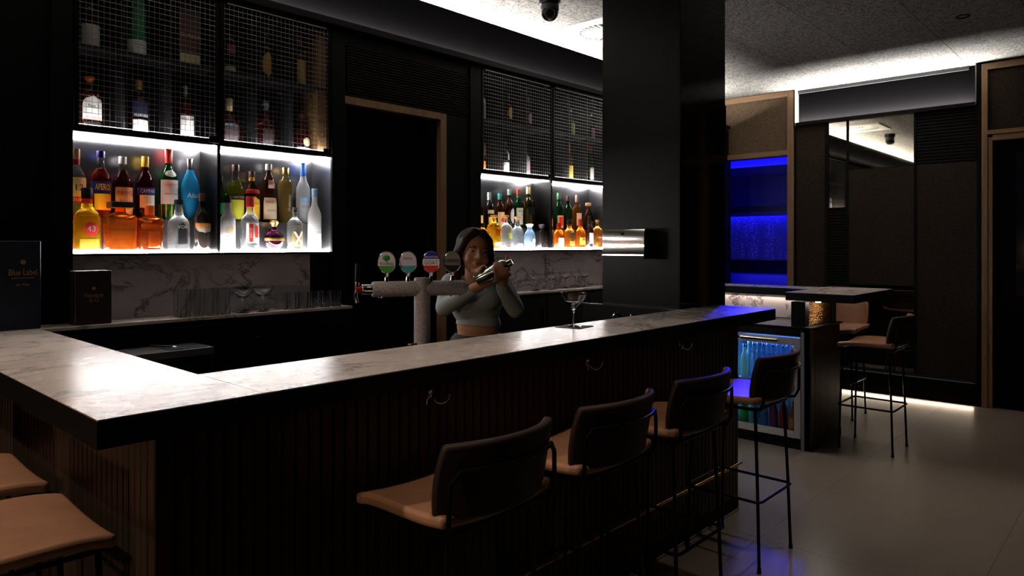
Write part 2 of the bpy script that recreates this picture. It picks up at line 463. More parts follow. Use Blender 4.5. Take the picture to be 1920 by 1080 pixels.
for k in range(16): link('louvre_slat', l3, louvre_m, wr, (0, 0, 2.207 + k * 0.0299))
# cove
rw('cove_face', 1.232, 2.835, 2.700, 3.07, matte_black, 7.52)
cl = MB(); cl.box(7.43, 7.53, 1.232, 2.835, 2.690, 2.700); cl.box(7.43, 7.436, 1.232, 2.835, 2.700, 2.724)
cl.obj('cove_lip', black, wr)
rw('cove_reflection_strip', 1.30, 2.835, 3.035, 3.07, S((.004, .004, .0042), .8), 7.50, 7.52)  # strip added for the reflected band at the top of the cove face
rw('cove_end_trim', 2.834, 2.838, 2.690, 3.07, lit_trim, 7.43, 7.52)
rw('cove_end_trim', 1.232, 1.238, 2.690, 3.07, grey_trim, 7.43, 7.52)
# floating plinth
rw('plinth', 1.232, 2.9, 0.035, 0.205, black, 7.44)
rw('plinth_recess', 1.232, 2.9, 0.205, 0.235, black, 7.52)

# oak framed window and its blue room
wn = struct(empty('window_1', (7.47, 2.854, 0)))
def ww(name, y0, y1, z0, z1, mat, x0=-0.02, x1=0.13, parent=None): return box(name, x0, x1, y0 - 2.854, y1 - 2.854, z0, z1, mat, parent or wn)
ww('frame', 2.858, 2.925, 0.9, 3.07, oak_v)
ww('frame', 4.30, 4.37, 0.9, 3.07, oak_v)
ww('frame', 2.925, 4.30, 3.012, 3.07, oak_h)
ww('frame', 2.925, 4.30, 2.395, 2.450, oak_h)
ww('panel', 2.925, 4.30, 2.450, 3.012, acou_l, 0.01, 0.13)
ww('sill', 2.858, 4.37, 0.0, 0.985, black, 0.0, 0.13)
ww('pane', 2.925, 4.30, 0.985, 2.395, pane_m, 0.05, 0.056)
br = struct(empty('wall_blue_room', (7.6, 2.6, 0)))
def bb(name, x0, x1, y0, y1, z0, z1, mat): return box(name, x0 - 7.6, x1 - 7.6, y0 - 2.6, y1 - 2.6, z0, z1, mat, br)
bb('upper_wall', 8.42, 8.55, 2.6, 4.6, 1.84, 2.62, blue_wall)
bb('ledge', 8.345, 8.44, 2.6, 4.6, 1.832, 1.845, blue_wall)
bb('lamp_lip', 8.345, 8.352, 2.6, 4.6, 1.795, 1.832, blue_wall)  # lip added to hide the blue lamp under the ledge
bb('lamp_ledge', 8.34, 8.42, 2.6, 4.6, 2.30, 2.312, blue_wall)  # ledge and its lip added to carry and hide the upper blue lamp
bb('lamp_ledge_lip', 8.34, 8.348, 2.6, 4.6, 2.312, 2.40, blue_wall)
bb('mural', 8.44, 8.55, 2.6, 4.6, 1.10, 1.832, mural)
bb('bench', 7.95, 8.44, 2.6, 4.6, 0.6, 1.10, blue_dark)
bb('bench_rail', 8.36, 8.44, 2.6, 4.6, 1.10, 1.26, black)
bb('ceiling_panel', 7.6, 8.55, 2.6, 4.6, 2.56, 2.62, blue_ceil)
bb('side_wall', 7.6, 8.55, 2.5, 2.6, 0, 2.62, blue_wall)
bb('side_wall', 7.6, 8.55, 4.6, 4.7, 0, 2.62, blue_wall)
bb('room_floor', 7.6, 8.55, 2.6, 4.6, 0.0, 0.02, blue_dark)
bb('back_wall', 8.55, 8.6, 2.5, 4.7, 0, 2.62, black_wall)

# oak framed double door at the right edge
d2 = struct(empty('door_2', (7.47, 1.195, 0)))
def dd(name, y0, y1, z0, z1, mat, x0=-0.02, x1=0.13): return box(name, x0, x1, y0 - 1.195, y1 - 1.195, z0, z1, mat, d2)
dd('door_frame', 1.150, 1.195, 0, 3.055, oak_v, -0.02)
dd('door_frame', 1.115, 1.148, 0, 2.40, oak_v, -0.01)
dd('door_frame', -1.0, 1.150, 3.00, 3.055, oak_h, -0.02)
dd('door_frame', -1.0, 1.150, 2.425, 2.462, oak_h, -0.02)
dd('door_frame', -1.0, 1.115, 2.37, 2.42, oak_h, -0.01)
dd('door_frame', -0.04, 0.05, 0, 3.055, oak_v, -0.02)
dd('door_frame', -1.05, -1.0, 0, 3.055, oak_v, -0.02)
dd('transom_panel', -1.0, 1.150, 2.462, 3.00, acou_m, 0.01)
dd('door_leaf', 0.06, 1.112, 0.02, 2.37, black_wall, 0.045)
dd('door_leaf', -0.99, -0.05, 0.02, 2.37, black_wall, 0.045)
dd('door_pane', -0.85, -0.2, 1.0, 2.25, door_glass, 0.04, 0.05)
dd('door_pane', 0.2, 0.95, 1.0, 2.25, door_glass, 0.04, 0.05)
dd('door_handle', 0.10, 0.12, 0.95, 1.25, black_metal, 0.0, 0.03)

# column ----------------------------------------------------------------------
cl_ = struct(empty('column', (3.476, 1.955, 0)))
MB().box(0.0, 0.544, 0.0, 0.512, 0, ZC + 0.01).obj('column_core', black_gloss, cl_)
MB().box(-0.006, 0.0, 0.006, 0.512, 0.9, ZC).obj('steel_cladding', brushed_black, cl_)
MB().box(-0.008, 0.004, -0.004, 0.008, 0.9, ZC).obj('corner_trim', black_metal, cl_)

# ceiling fittings -------------------------------------------------------------
vt = tag(empty('ceiling_diffuser', (4.43, 3.09, ZC)), 'white square ceiling air diffuser with a swirl of dark slots, beside the column', 'air vent')
def frame_sq(s, r, z0, z1, n=48):
    m = MB(); out = []; inn = []
    for k in range(n):
        th = 2 * math.pi * k / n; cc, ss = math.cos(th), math.sin(th); q = s / max(abs(cc), abs(ss))
        out.append((q * cc, q * ss)); inn.append((r * cc, r * ss))
    rg = [[Vector((x, y, z0)) for x, y in inn], [Vector((x, y, z0)) for x, y in out], [Vector((x, y, z1)) for x, y in out], [Vector((x, y, z1)) for x, y in inn]]
    m.rings(rg, wrap=True); return m
frame_sq(0.297, 0.225, -0.014, 0.0).obj('face_plate', white_metal, vt)
MB().cyl((0, 0, -0.002), (0, 0, 0.0), 0.228, n=40).obj('dark_plenum', black, vt)
MB().cyl((0, 0, -0.015), (0, 0, -0.002), 0.062, n=24).obj('hub', white_metal, vt)
bl = MB().box(0.06, 0.226, -0.0085, 0.0035, -0.013, -0.003).mesh('blade')
for k in range(30): link('blade', bl, white_metal, vt, None, (0, 0, k * 2 * math.pi / 30))

cm = tag(empty('security_camera', (3.571, 2.96, ZC)), 'black turret security camera hanging from the ceiling beside the white air diffuser', 'camera')
MB().lathe([(0.070, 0), (0.072, -0.02), (0.066, -0.045), (0.055, -0.05)], 28).obj('base', black_metal, cm, 30)
MB().lathe([(0.052, -0.045), (0.060, -0.055), (0.060, -0.085), (0.052, -0.09)], 28).obj('collar', S((.03, .03, .03), .4), cm, 30)
MB().ball((0, 0, -0.10), 0.056, sub=3).obj('ball_housing', black_metal, cm, 60)
fdir = Vector((-0.72, -0.60, -0.35)).normalized()
cc0 = Vector((0, 0, -0.10))
fr_ = MB(); fr_.cyl(cc0 + fdir * 0.040, cc0 + fdir * 0.057, 0.036, 0.032, 24); fr_.obj('lens_ring', S((.03, .03, .03), .4), cm, 30)
MB().cyl(cc0 + fdir * 0.056, cc0 + fdir * 0.060, 0.024, 0.022, 24).obj('lens', door_glass, cm)

for i, (loc, tgt, pw, cone, colr) in enumerate(DOWN):
    lab = ['left of the bar corner', 'above the near end of the bar', 'above the middle bar stools', 'over the open floor', 'over the far stools', 'above the work aisle'][i]
    o = tag(empty('downlight', (loc[0], loc[1], ZC)), 'small black round recessed ceiling downlight ' + lab, 'ceiling lamp')
    m = MB(); n = 24
    rg = []
    for r, z in [(0.045, 0.0), (0.045, -0.006), (0.036, -0.006), (0.036, 0.0)]:
        rg.append([Vector((r * math.cos(2 * math.pi * k / n), r * math.sin(2 * math.pi * k / n), z)) for k in range(n)])
    m.rings(rg, wrap=True); m.obj('trim_ring', black, o, 30)

# ------------------------------------------------------------------ MAIN BAR
BT = 1.10
ct = tag(empty('bar_worktop', (0.472, 1.559, 1.04)), 'L-shaped grey-veined marble bar worktop with thick black edges, coupe glass standing on it', 'countertop')
Lp = [(0, 0), (3.338, 0), (3.338, 0.356), (0.354, 0.356), (0.354, 1.850), (0, 1.850)]
MB().prism(Lp, 0.0, 0.0575).obj('edge_slab', black, ct)
e = 0.0015
Lt = [(e, e), (3.338 - e, e), (3.338 - e, 0.356 - e), (0.354 - e, 0.356 - e), (0.354 - e, 1.850 - e), (e, 1.850 - e)]
MB().prism(Lt, 0.0575, 0.060).obj('marble_top', marble_top, ct)
seam = MB().box(0.3535, 0.3545, 0.003, 0.354, 0.0595, 0.0603)
seam.obj('seam', S((0.25, 0.23, 0.22)), ct)

bb_ = tag(empty('bar_counter', (0.637, 1.712, 0)), 'dark bar front clad in vertical stained wood slats with hooks and foot rail', 'bar counter')
MB().box(0.012, 3.028, 0.012, 0.20, 0.06, 1.04).obj('carcass', black_wall, bb_)
MB().box(0.012, 0.187, 0.20, 1.688, 0.06, 1.04).obj('carcass', black_wall, bb_)
MB().box(0.0, 3.04, -0.002, 0.05, 0.0, 0.075).obj('plinth', black, bb_)
MB().box(-0.002, 0.05, 0.05, 1.688, 0.0, 0.075).obj('plinth', black, bb_)
MB().box(0.0, 3.04, -0.008, -0.002, 0.0, 0.012).obj('floor_trim', grey_trim, bb_)
MB().box(0.0, 0.045, 0.0, 0.04, 0.075, 1.04, 0.003).obj('corner_post', slat_m, bb_)
sl = MB().box(0.0, 0.0335, 0.0, 0.012, 0.078, 1.038, 0.0025).mesh('slat')
for k in range(76): link('slat', sl, slat_m, bb_, (0.052 + k * 0.039, 0, 0))
MB().box(3.016, 3.04, 0.0, 0.20, 0.0, 1.04, 0.002).obj('end_panel', slat_m, bb_)
sl2 = MB().box(0.0, 0.012, 0.0, 0.0335, 0.078, 1.038, 0.0025).mesh('slat')
for k in range(42): link('slat', sl2, slat_m, bb_, (0, 0.047 + k * 0.039, 0))
# foot rail along the front
MB().tube([(0.30, -0.028, 0.268), (3.02, -0.028, 0.268)], 0.008, 10).obj('foot_rail', brass, bb_, 40)
for x in (0.35, 1.22, 2.10, 2.98):
    MB().tube([(x, 0.0, 0.268), (x, -0.028, 0.268)], 0.006, 8).obj('rail_bracket', brass, bb_, 40)
def hook(x, z):
    m = MB(); m.box(-0.008, 0.008, -0.006, 0.0, -0.012, 0.028, 0.002)
    for sgn in (-1, 1):
        pts = []
        for k in range(9):
            a_ = R(180 + k * 22.5)
            pts.append((sgn * (0.026 + 0.020 * math.cos(a_)) , -0.012 - 0.004 * k, -0.008 + 0.020 * math.sin(a_) + (0.008 if k == 8 else 0)))
        m.tube([(sgn * 0.005, -0.004, 0.004)] + pts, 0.0026, 6)
        m.ball(pts[-1], 0.0048, sub=1)
    return m.obj('coat_hook', chrome, bb_, 50, (x, 0, z))
for px, pz in ((0.83, 0.975), (1.66, 0.975), (2.40, 0.975)): hook(px, pz)

# work shelf behind the bar, carrying the tap tower
ws = tag(empty('bar_work_shelf', (0.85, 1.93, 0)), 'low black work shelf behind the long marble bar', 'shelf')
MB().box(0.02, 2.14, 0.0, 0.36, 0.80, 0.84, 0.003).obj('shelf_top', black, ws)
for x in (0.04, 1.0, 2.08): MB().box(x, x + 0.04, 0.04, 0.34, 0, 0.80).obj('upright', black, ws)

# ------------------------------------------------------------------ BACK COUNTERS
def back_counter(x0, x1, label, n):
    o = tag(empty('back_counter', (x0, 3.412, 0)), label, 'counter')
    L = x1 - x0
    MB().box(0, L, 0.0, 0.181, 1.085, 1.10, 0.001).obj('marble_top', marble_top, o)
    MB().box(0, L, 0.02, 0.181, 0.08, 1.085).obj('carcass', black_wall, o)
    MB().box(0, L, 0.05, 0.181, 0.0, 0.08).obj('plinth', black, o)
    wd = L / n
    for k in range(n):
        d = MB().box(k * wd + 0.003, (k + 1) * wd - 0.003, 0.002, 0.02, 0.09, 1.06, 0.002).obj('door', black, o)
        MB().box((k + 1) * wd - 0.05, (k + 1) * wd - 0.038, -0.010, 0.002, 0.85, 0.98, 0.002).obj('handle', black_metal, d)
    return o
back_counter(-1.4, 2.349, 'marble-topped black back counter under the left display cabinet, with boxes and tumblers', 7)
back_counter(3.556, 5.15, 'marble-topped black back counter behind the bartender, under the right display cabinet', 3)

# ------------------------------------------------------------------ DISPLAY CABINETS
ZB, ZT, ZM, ZTOP = 1.42, 1.962, 1.985, 2.712
def cabinet(x0, bays, label, ncell):
    o = tag(empty('display_cabinet', (x0, Y1, ZB)), label, 'cabinet')
    L = sum(bays); dz = lambda z: z - ZB
    MB().box(0, L, 0.205, 0.225, -0.015, dz(ZT)).obj('back_panel', backpanel, o)
    MB().box(0, L, 0.205, 0.225, dz(ZT), dz(ZTOP)).obj('upper_back_panel', black, o)
    MB().box(0, L, 0.0, 0.205, dz(ZT), dz(ZM)).obj('mid_panel', brushed_black, o)
    MB().box(0, L, 0.0, 0.205, dz(2.348), dz(2.360)).obj('shelf', S((0.008, 0.008, 0.0085), 0.45), o)
    MB().box(0, L, 0.0, 0.205, dz(ZTOP), dz(2.730)).obj('top_panel', black, o)
    MB().box(-0.012, 0.0, 0.0, 0.225, -0.02, dz(2.730)).obj('side_panel', backpanel, o)
    MB().box(L, L + 0.012, 0.0, 0.225, -0.02, dz(2.730)).obj('side_panel', backpanel, o)
    MB().box(-0.012, L + 0.012, -0.011, 0.205, -0.022, -0.0115).obj('bottom_panel', black, o)
    xs = [0]
    for b_ in bays: xs.append(xs[-1] + b_)
    for x in xs[1:-1]:
        MB().box(x - 0.008, x + 0.008, -0.001, 0.205, -0.01, dz(2.730)).obj('divider', brushed_black, o)
    for i, b_ in enumerate(bays):
        a_, c_ = xs[i] + 0.009, xs[i + 1] - 0.009
        MB().box(a_, c_, 0.003, 0.204, -0.011, 0.003).obj('lit_shelf', led_shelf, o)
        MB().box(a_, c_, -0.001, 0.003, -0.011, 0.003).obj('shelf_light_edge', led_edge, o)
        MB().box(a_, c_, 0.100, 0.204, 0.003, 0.155).obj('riser_step', backpanel, o)
        MB().box(a_, c_, 0.192, 0.204, dz(ZT) - 0.010, dz(ZT) - 0.001).obj('led_strip', led_white, o)
        MB().box(c_ - 0.008, c_, 0.02, 0.19, dz(ZT) - 0.008, dz(ZT) - 0.001).obj('led_strip', led_white, o)
        MB().box(a_, c_, 0.006, 0.012, dz(ZM) + 0.001, dz(ZM) + 0.006).obj('led_strip', led_dim, o)
        MB().box(a_, c_, -0.0085, -0.0015, -0.0105, -0.001).obj('front_led_strip', led_front, o)
        # pigeon-hole dividers behind the mesh
        for k in range(1, ncell):
            x = a_ + (c_ - a_) * k / ncell
            MB().box(x - 0.004, x + 0.004, 0.03, 0.205, dz(ZM), dz(ZTOP)).obj('cell_divider', S((0.03, 0.03, 0.032), 0.35, 0.3), o)
        # mesh door
        f = MB()
        z0, z1, fw = dz(ZM) - 0.012, dz(2.730), 0.016
        f.box(a_ - 0.004, c_ + 0.004, -0.014, -0.002, z0, z0 + fw); f.box(a_ - 0.004, c_ + 0.004, -0.014, -0.002, z1 - 0.03, z1)
        f.box(a_ - 0.004, a_ - 0.004 + fw, -0.014, -0.002, z0, z1); f.box(c_ + 0.004 - fw, c_ + 0.004, -0.014, -0.002, z0, z1)
        dobj = f.obj('mesh_door', black_metal, o)
        wv = MB(); r = 0.0011
        k = 0
        z = z0 + fw + 0.006
        while z < z1 - 0.03:
            wv.box(a_ + 0.006, c_ - 0.006, -0.0115, -0.0115 + 2 * r, z - r, z + r); z += 0.0262
        x = a_ + 0.02
        while x < c_ - 0.006:
            wv.box(x - .0007, x + .0007, -0.009, -0.0075, z0 + 0.004, z1 - 0.004); x += 0.0245
        wo = wv.obj('wire_mesh', wire_m, dobj); wo['kind'] = 'stuff'
        MB().box(a_ + 0.03, c_ - 0.03, -0.017, -0.014, z1 - 0.028, z1 - 0.024).obj('glint_strip', wire_m, dobj)  # bright strip shaped as a glint along the door top
        MB().box(c_ - 0.05, c_ + 0.002, -0.024, -0.014, z0 - 0.004, z0 + 0.034, 0.002).obj('lock_box', black_metal, dobj)
        MB().cyl((c_ - 0.024, -0.027, z0 + 0.015), (c_ - 0.024, -0.024, z0 + 0.015), 0.008).obj('lock', chrome, dobj, 30)
    return o
CABL = cabinet(0.988, [0.667, 0.668], 'lit bottle cabinet with wire mesh doors above, left of the dark doorway', 3)
CABR = cabinet(3.556, [0.799, 0.781], 'lit bottle cabinet with wire mesh doors above, between the bartender and the column', 3)

# ------------------------------------------------------------------ BOTTLES
PROF = {
 'std':    [(0.90, 0), (1, .02), (1, .56), (.93, .62), (.70, .68), (.46, .735), (.37, .78), (.34, .90)],
 'stout':  [(0.90, 0), (1, .02), (1, .44), (.97, .52), (.82, .60), (.52, .66), (.40, .71), (.37, .90)],
 'flask':  [(0.94, 0), (1, .02), (1, .58), (.94, .65), (.66, .70), (.38, .745), (.31, .78), (.30, .90)],
 'square': [(0.96, 0), (1, .02), (1, .66), (.95, .71), (.52, .755), (.36, .79), (.33, .90)],
 'drop':   [(0.58, 0), (.64, .02), (.74, .18), (.92, .36), (1, .48), (.95, .58), (.72, .68), (.46, .77), (.34, .86), (.33, .92)],
 'globe':  [(0.35, 0), (.45, .02), (.78, .12), (.97, .26), (1, .35), (.92, .48), (.62, .59), (.32, .65), (.26, .70), (.26, .90)],
 'tall':   [(0.92, 0), (1, .015), (1, .54), (.93, .60), (.70, .66), (.48, .72), (.41, .78), (.37, .92)],
 'decant': [(0.72, 0), (.88, .03), (1, .16), (.97, .34), (.80, .50), (.48, .61), (.27, .67), (.24, .90)],
 'friar':  [(0.95, 0), (1, .02), (.98, .34), (.80, .46), (.84, .56), (.88, .64), (.70, .74), (.44, .80), (.34, .84), (.33, .92)],
 'flared': [(0.72, 0), (.76, .02), (.86, .30), (.98, .58), (1, .66), (.88, .75), (.55, .81), (.42, .85), (.40, .92)],
 'urn':    [(0.86, 0), (.94, .02), (1, .30), (.98, .50), (.78, .63), (.50, .71), (.38, .76), (.36, .92)],
}
def bottle(label, x, y, z, h, r, prof, body, cap, capf=0.13, labels=(), texts=(), sq=2.0, ry=None, fill=None, group=None, capw=1.18, rot=0.0, captype='cyl', neckring=None, cat='bottle', name='bottle'):
    ry = min(r, 0.043) if ry is None else ry
    o = tag(empty(name, (x, y, z), rot), label, cat, group)
    pf = PROF[prof]
    n = 28 if r > 0.036 else 22
    kf = [(a_ * r, b_ * h) for a_, b_ in pf]
    def rad(zz):
        for (r0, z0), (r1, z1) in zip(kf, kf[1:]):
            if z0 <= zz <= z1: return r0 + (r1 - r0) * (zz - z0) / max(1e-9, z1 - z0)
        return kf[-1][0]
    def expo(zz):  # square body, round neck
        f_ = zz / h
        return sq if f_ < 0.62 else max(2.0, sq + (2.0 - sq) * (f_ - 0.62) / 0.14)
    def ysc(zz):
        f_ = zz / h; k_ = ry / r
        return k_ if f_ < 0.58 else min(1.0, k_ + (1 - k_) * (f_ - 0.58) / 0.18)
    def part(nm, p, mat):
        m = MB(); rg = []
        for a_, b_ in p:
            e_ = expo(b_); ring = []
            for k in range(n):
                th = (k + 0.5) * 2 * math.pi / n; cc, ss = math.cos(th), math.sin(th)
                q = (abs(cc) ** e_ + abs(ss) ** e_) ** (-1 / e_)
                ring.append(Vector((a_ * q * cc, a_ * q * ss * ysc(b_), b_)))
            rg.append(ring)
        return m.rings(rg).obj(nm, mat, o, 40)
    top_z = kf[-1][1]
    if fill:
        fz = fill * h
        lo = [p for p in kf if p[1] < fz] + [(rad(fz), fz)]
        hi = [(rad(fz), fz + 0.0004)] + [p for p in kf if p[1] > fz]
        part('bottle_body', lo, body); part('neck', hi, clear)
    else:
        part('bottle_body', kf, body)
    nr = kf[-1][0]; c0 = h * (1 - capf); cr = nr * capw
    if captype == 'cyl':
        MB().lathe([(cr, c0), (cr, h - 0.003), (cr * .9, h)], 18).obj('cap', cap, o, 40)
    elif captype == 'cork':
        MB().lathe([(nr * 1.02, c0), (nr * 1.02, c0 + (h - c0) * .45), (cr * 1.25, c0 + (h - c0) * .5), (cr * 1.25, h - 0.003), (cr * 1.1, h)], 18).obj('cap', cap, o, 40)
    elif captype == 'block':
        MB().box(-cr * 1.9, cr * 1.9, -cr * 1.5, cr * 1.5, c0, h, 0.002).obj('cap', cap, o)
    elif captype == 'ball':
        MB().lathe([(nr, c0), (cr, c0 + (h - c0) * .3), (cr * 1.5, c0 + (h - c0) * .65), (cr * 1.2, h - .002), (cr * .5, h)], 18).obj('cap', cap, o, 60)
    if neckring:
        zr = c0 - h * 0.03
        MB().lathe([(rad(zr) * 1.06, zr - h * .05), (rad(c0) * 1.06, c0 - 0.001)], 18).obj('neck_band', neckring, o, 40)
    def surf(ang, zz, off):
        e_ = expo(zz); cc, ss = math.sin(ang), -math.cos(ang)
        q = (abs(cc) ** e_ + abs(ss) ** e_) ** (-1 / e_)
        a_ = rad(zz) + off
        return Vector((a_ * q * cc, a_ * q * ss * ysc(zz), zz))
    for li, spec in enumerate(labels):
        z0, z1, hw, mat = spec[:4]; shear = R(spec[6]) if len(spec) > 6 else 0.0; ax = R(spec[4]) if len(spec) > 4 else 0.0
        oval = len(spec) > 5 and spec[5]
        m = MB(); rg = []; seg, nz = 10, 8
        for i in range(nz + 1):
            f_ = i / nz; zz = (z0 + (z1 - z0) * f_) * h
            k_ = math.sqrt(max(0.0, 1 - (2 * f_ - 1) ** 2)) if oval == 1 else (1.0 if not oval else (math.sqrt(max(0.0, 1 - max(0, (f_ - 0.6) / 0.4) ** 2))))
            k_ = max(k_, 0.02)
            rg.append([m.bm.verts.new(surf(ax + shear * (2 * f_ - 1) + R(hw) * k_ * (2 * j / seg - 1), zz, 0.0007 + 0.0005 * li)) for j in range(seg + 1)])
        for i in range(nz):
            for j in range(seg): m.bm.faces.new((rg[i][j], rg[i][j + 1], rg[i + 1][j + 1], rg[i + 1][j]))
        m.obj('paper_label', mat, o, 60)
    for spec in texts:
        s_, zc, hh, mat = spec[:4]; ax = R(spec[4]) if len(spec) > 4 else 0.0
        vert = len(spec) > 5 and spec[5]
        zz0 = zc * h; rr = max(0.006, rad(zz0))
        def fn(u, v_): return surf(ax + u / rr, zz0 + v_, 0.0016 + 0.0005 * len(labels))
        text_on('lettering', s_, mat, o, fn, hh, None if vert else rr * 1.55, vert)
    return o
WH = S((0.85, 0.83, 0.80)); CR = S((0.80, 0.68, 0.45)); BK = S((0.012, 0.012, 0.014)); RD = S((0.65, 0.03, 0.02)); GD = S((0.75, 0.48, 0.14), 0.3, 0.8)
NV = S((0.02, 0.03, 0.22)); YL = S((0.90, 0.55, 0.04)); ORG = S((0.85, 0.22, 0.03)); GN = S((0.02, 0.20, 0.08)); BR = S((0.12, 0.05, 0.03)); GY = S((0.35, 0.34, 0.33)); SV = S((0.8, 0.8, 0.82), 0.25, 1.0); BL = S((0.03, 0.15, 0.6)); LB = S((0.35, 0.60, 0.85)); PK = S((0.8, 0.45, 0.40)); CORK = S((0.55, 0.33, 0.16), 0.7); TEAL = S((0.05, 0.35, 0.33)); PU = S((0.30, 0.05, 0.16)); STRAW = S((0.52, 0.33, 0.12), 0.7)
g_clear = G('clear', (0.93, 0.96, 0.95), 0.95); g_yel = G('yellow', (1.0, 0.62, 0.03)); g_amb = G('amber', (0.85, 0.20, 0.02)); g_red = G('red', (0.75, 0.05, 0.02)); g_dkred = G('dark_red', (0.28, 0.015, 0.02)); g_brown = G('brown', (0.10, 0.025, 0.01), 0.7); g_green = G('green', (0.03, 0.35, 0.05)); g_dkgreen = G('dark_green', (0.015, 0.08, 0.03), 0.7); g_chart = G('chartreuse', (0.62, 0.66, 0.05)); g_gold = G('gold', (0.85, 0.58, 0.16)); g_frost = G('frosted', (0.85, 0.90, 0.95), 0.6, 0.4); g_white = pbr('white_bottle', (0.82, 0.81, 0.80), 0.3); g_blue = G('blue', (0.03, 0.42, 0.80), 0.55, 0.2); g_blk = pbr('black_bottle', (0.015, 0.011, 0.010), 0.12); g_pale = G('pale_blue', (0.55, 0.75, 0.92), 0.8, 0.1); g_purple = G('purple', (0.07, 0.008, 0.035), 0.8); g_orange = G('orange', (1.0, 0.32, 0.03)); g_whisky = G('whisky', (0.80, 0.34, 0.05)); g_dkwhisky = G('dark_whisky', (0.35, 0.09, 0.02))
FZ, RZ, FY, RY = 1.4235, 1.5755, 3.645, 3.744
LR, LF = 'bottles on the raised rear step of the left cabinet', 'bottles on the lit front shelf of the left cabinet'
RR, RF = 'bottles on the raised rear step of the right cabinet', 'bottles on the lit front shelf of the right cabinet'
ML, MU = 'bottles behind the wire mesh, lower row', 'bottles behind the wire mesh, upper row'

# left cabinet, rear step
bottle('clear bottle with cream label reading 12 and a red OUZO band, far left', 1.045, RY, RZ, .322, .040, 'std', g_clear, CORK, .15, [(.30, .58, 70, CR), (.22, .30, 80, RD)], [('12', .43, .030, BK), ('OUZO', .26, .013, WH)], group=LR, neckring=RD)
bottle('orange-red aperitif bottle with navy and yellow label reading APEROL, blue cap', 1.149, RY, RZ, .322, .0455, 'std', g_red, S((0.05, 0.03, 0.30)), .10, [(.36, .54, 80, NV), (.12, .36, 50, YL)], [('APEROL', .455, .030, YL)], fill=.74, group=LR)
bottle('dark red bottle with cream label reading PIMM\'S and a white cap', 1.246, RY, RZ, .305, .0443, 'std', g_dkred, WH, .12, [(.05, .50, 62, CR)], [("PIMM'S", .40, .024, RD), ('No1', .27, .020, S((.3, .1, .05)))], fill=.78, group=LR)
bottle('red bottle with white label reading CAMPARI under a yellow-white cap', 1.350, RY, RZ, .315, .0430, 'std', g_dkred, YL, .17, [(.38, .50, 75, NV), (.18, .38, 52, S((.72, .80, .72)))], [('CAMPARI', .44, .019, WH)], group=LR)
bottle('green straw-wrapped bottle with white label reading LUXARDO and tall red cap', 1.463, RY, RZ, .362, .0430, 'std', g_green, RD, .20, [(0.01, .22, 178, STRAW), (.22, .56, 75, WH), (.60, .70, 45, WH, 0, 1)], [('LUXARDO', .49, .013, RD), ('MARASCHINO', .36, .008, BK)], group=LR, capw=1.25)
bottle('bright turquoise blue teardrop bottle with silver cap, reading Alize', 1.572, RY, RZ, .320, .0465, 'drop', g_blue, SV, .18, [], [('Alizé', .40, .024, WH, 5)], group=LR)
bottle('vivid green bottle half hidden beside the middle divider', 1.728, RY, RZ, .245, .046, 'std', g_green, BK, .12, [(.15, .40, 55, GN)], group=LR)
bottle('yellow-green liqueur bottle with label reading CHARTREUSE', 1.818, RY, RZ, .312, .0440, 'tall', g_chart, BR, .12, [(.04, .46, 62, S((.70, .72, .06))), (.38, .46, 64, BK)], [('CHARTREUSE', .42, .013, WH)], fill=.70, group=LR)
bottle('dark brown bottle with big yellow label and red shoulder band', 1.912, RY, RZ, .282, .0420, 'std', g_brown, BR, .11, [(.05, .50, 60, YL, 0, 2), (.56, .64, 80, RD)], [('KAHLUA', .36, .014, RD)], group=LR, neckring=YL)
bottle('brown friar-shaped bottle with cream label reading Frangelico and rope', 2.012, RY, RZ, .332, .0455, 'friar', g_brown, GY, .11, [(.05, .42, 62, CR), (.58, .72, 28, PK)], [('Frangelico', .35, .020, RD), ('LIQUEUR', .20, .010, BR)], group=LR)
bottle('gold fluted bottle with gold stopper and vertical white lettering', 2.118, RY, RZ, .319, .0440, 'flared', g_gold, GD, .12, [], [('ST-GERMAIN', .36, .012, WH, 8, True)], group=LR)
bottle('frosted vodka bottle with blue neck cap, reading GREY GOOSE', 2.232, RY, RZ, .356, .0400, 'tall', g_frost, BL, .22, [(.34, .42, 60, LB)], [('GREY GOOSE', .27, .012, S((.25, .25, .5)))], group=LR)
# left cabinet, front shelf
bottle('yellow liqueur bottle with round red emblem reading 43 and black cap', 1.062, FY, FZ, .287, .0540, 'stout', g_yel, BK, .17, [(.22, .46, 30, RD, 6, 1), (.02, .18, 40, S((.45, .28, .02)))], [('43', .34, .026, WH, 6)], sq=3, group=LF, neckring=RD)
bottle('square amber amaretto bottle with square black cap, label reading DISARONNO', 1.203, FY, FZ, .229, .0660, 'square', g_amb, BK, .13, [(.24, .62, 40, S((.30, .13, .07)))], [('DISARONNO', .42, .014, BK)], sq=6, ry=.040, group=LF, captype='block')
bottle('squat square orange-brown bottle with copper cap, label reading COINTREAU', 1.335, FY, FZ, .217, .0570, 'square', G('deep_amber', (.55, .12, .02)), ORG, .22, [(.05, .42, 26, S((.55, .25, .12)), 6), (.48, .60, 42, S((.35, .16, .04)))], [('COINTREAU', .54, .013, YL)], sq=4.5, ry=.042, group=LF)
bottle('clear bottle with tall black arched label reading VOK', 1.474, FY, FZ, .252, .0500, 'stout', g_clear, BK, .10, [(.12, .54, 26, BK, 4, 2)], [('VOK', .45, .017, WH, 4)], sq=2.6, group=LF)
bottle('black-brown cream liqueur bottle with curved gold label reading BAILEYS', 1.590, FY, FZ, .290, .0420, 'std', g_blk, BR, .14, [(.30, .46, 60, S((.35, .30, .25)), 0, 1), (.38, .47, 66, S((.5, .2, .05)))], [('BAILEYS', .425, .013, GD)], group=LF)
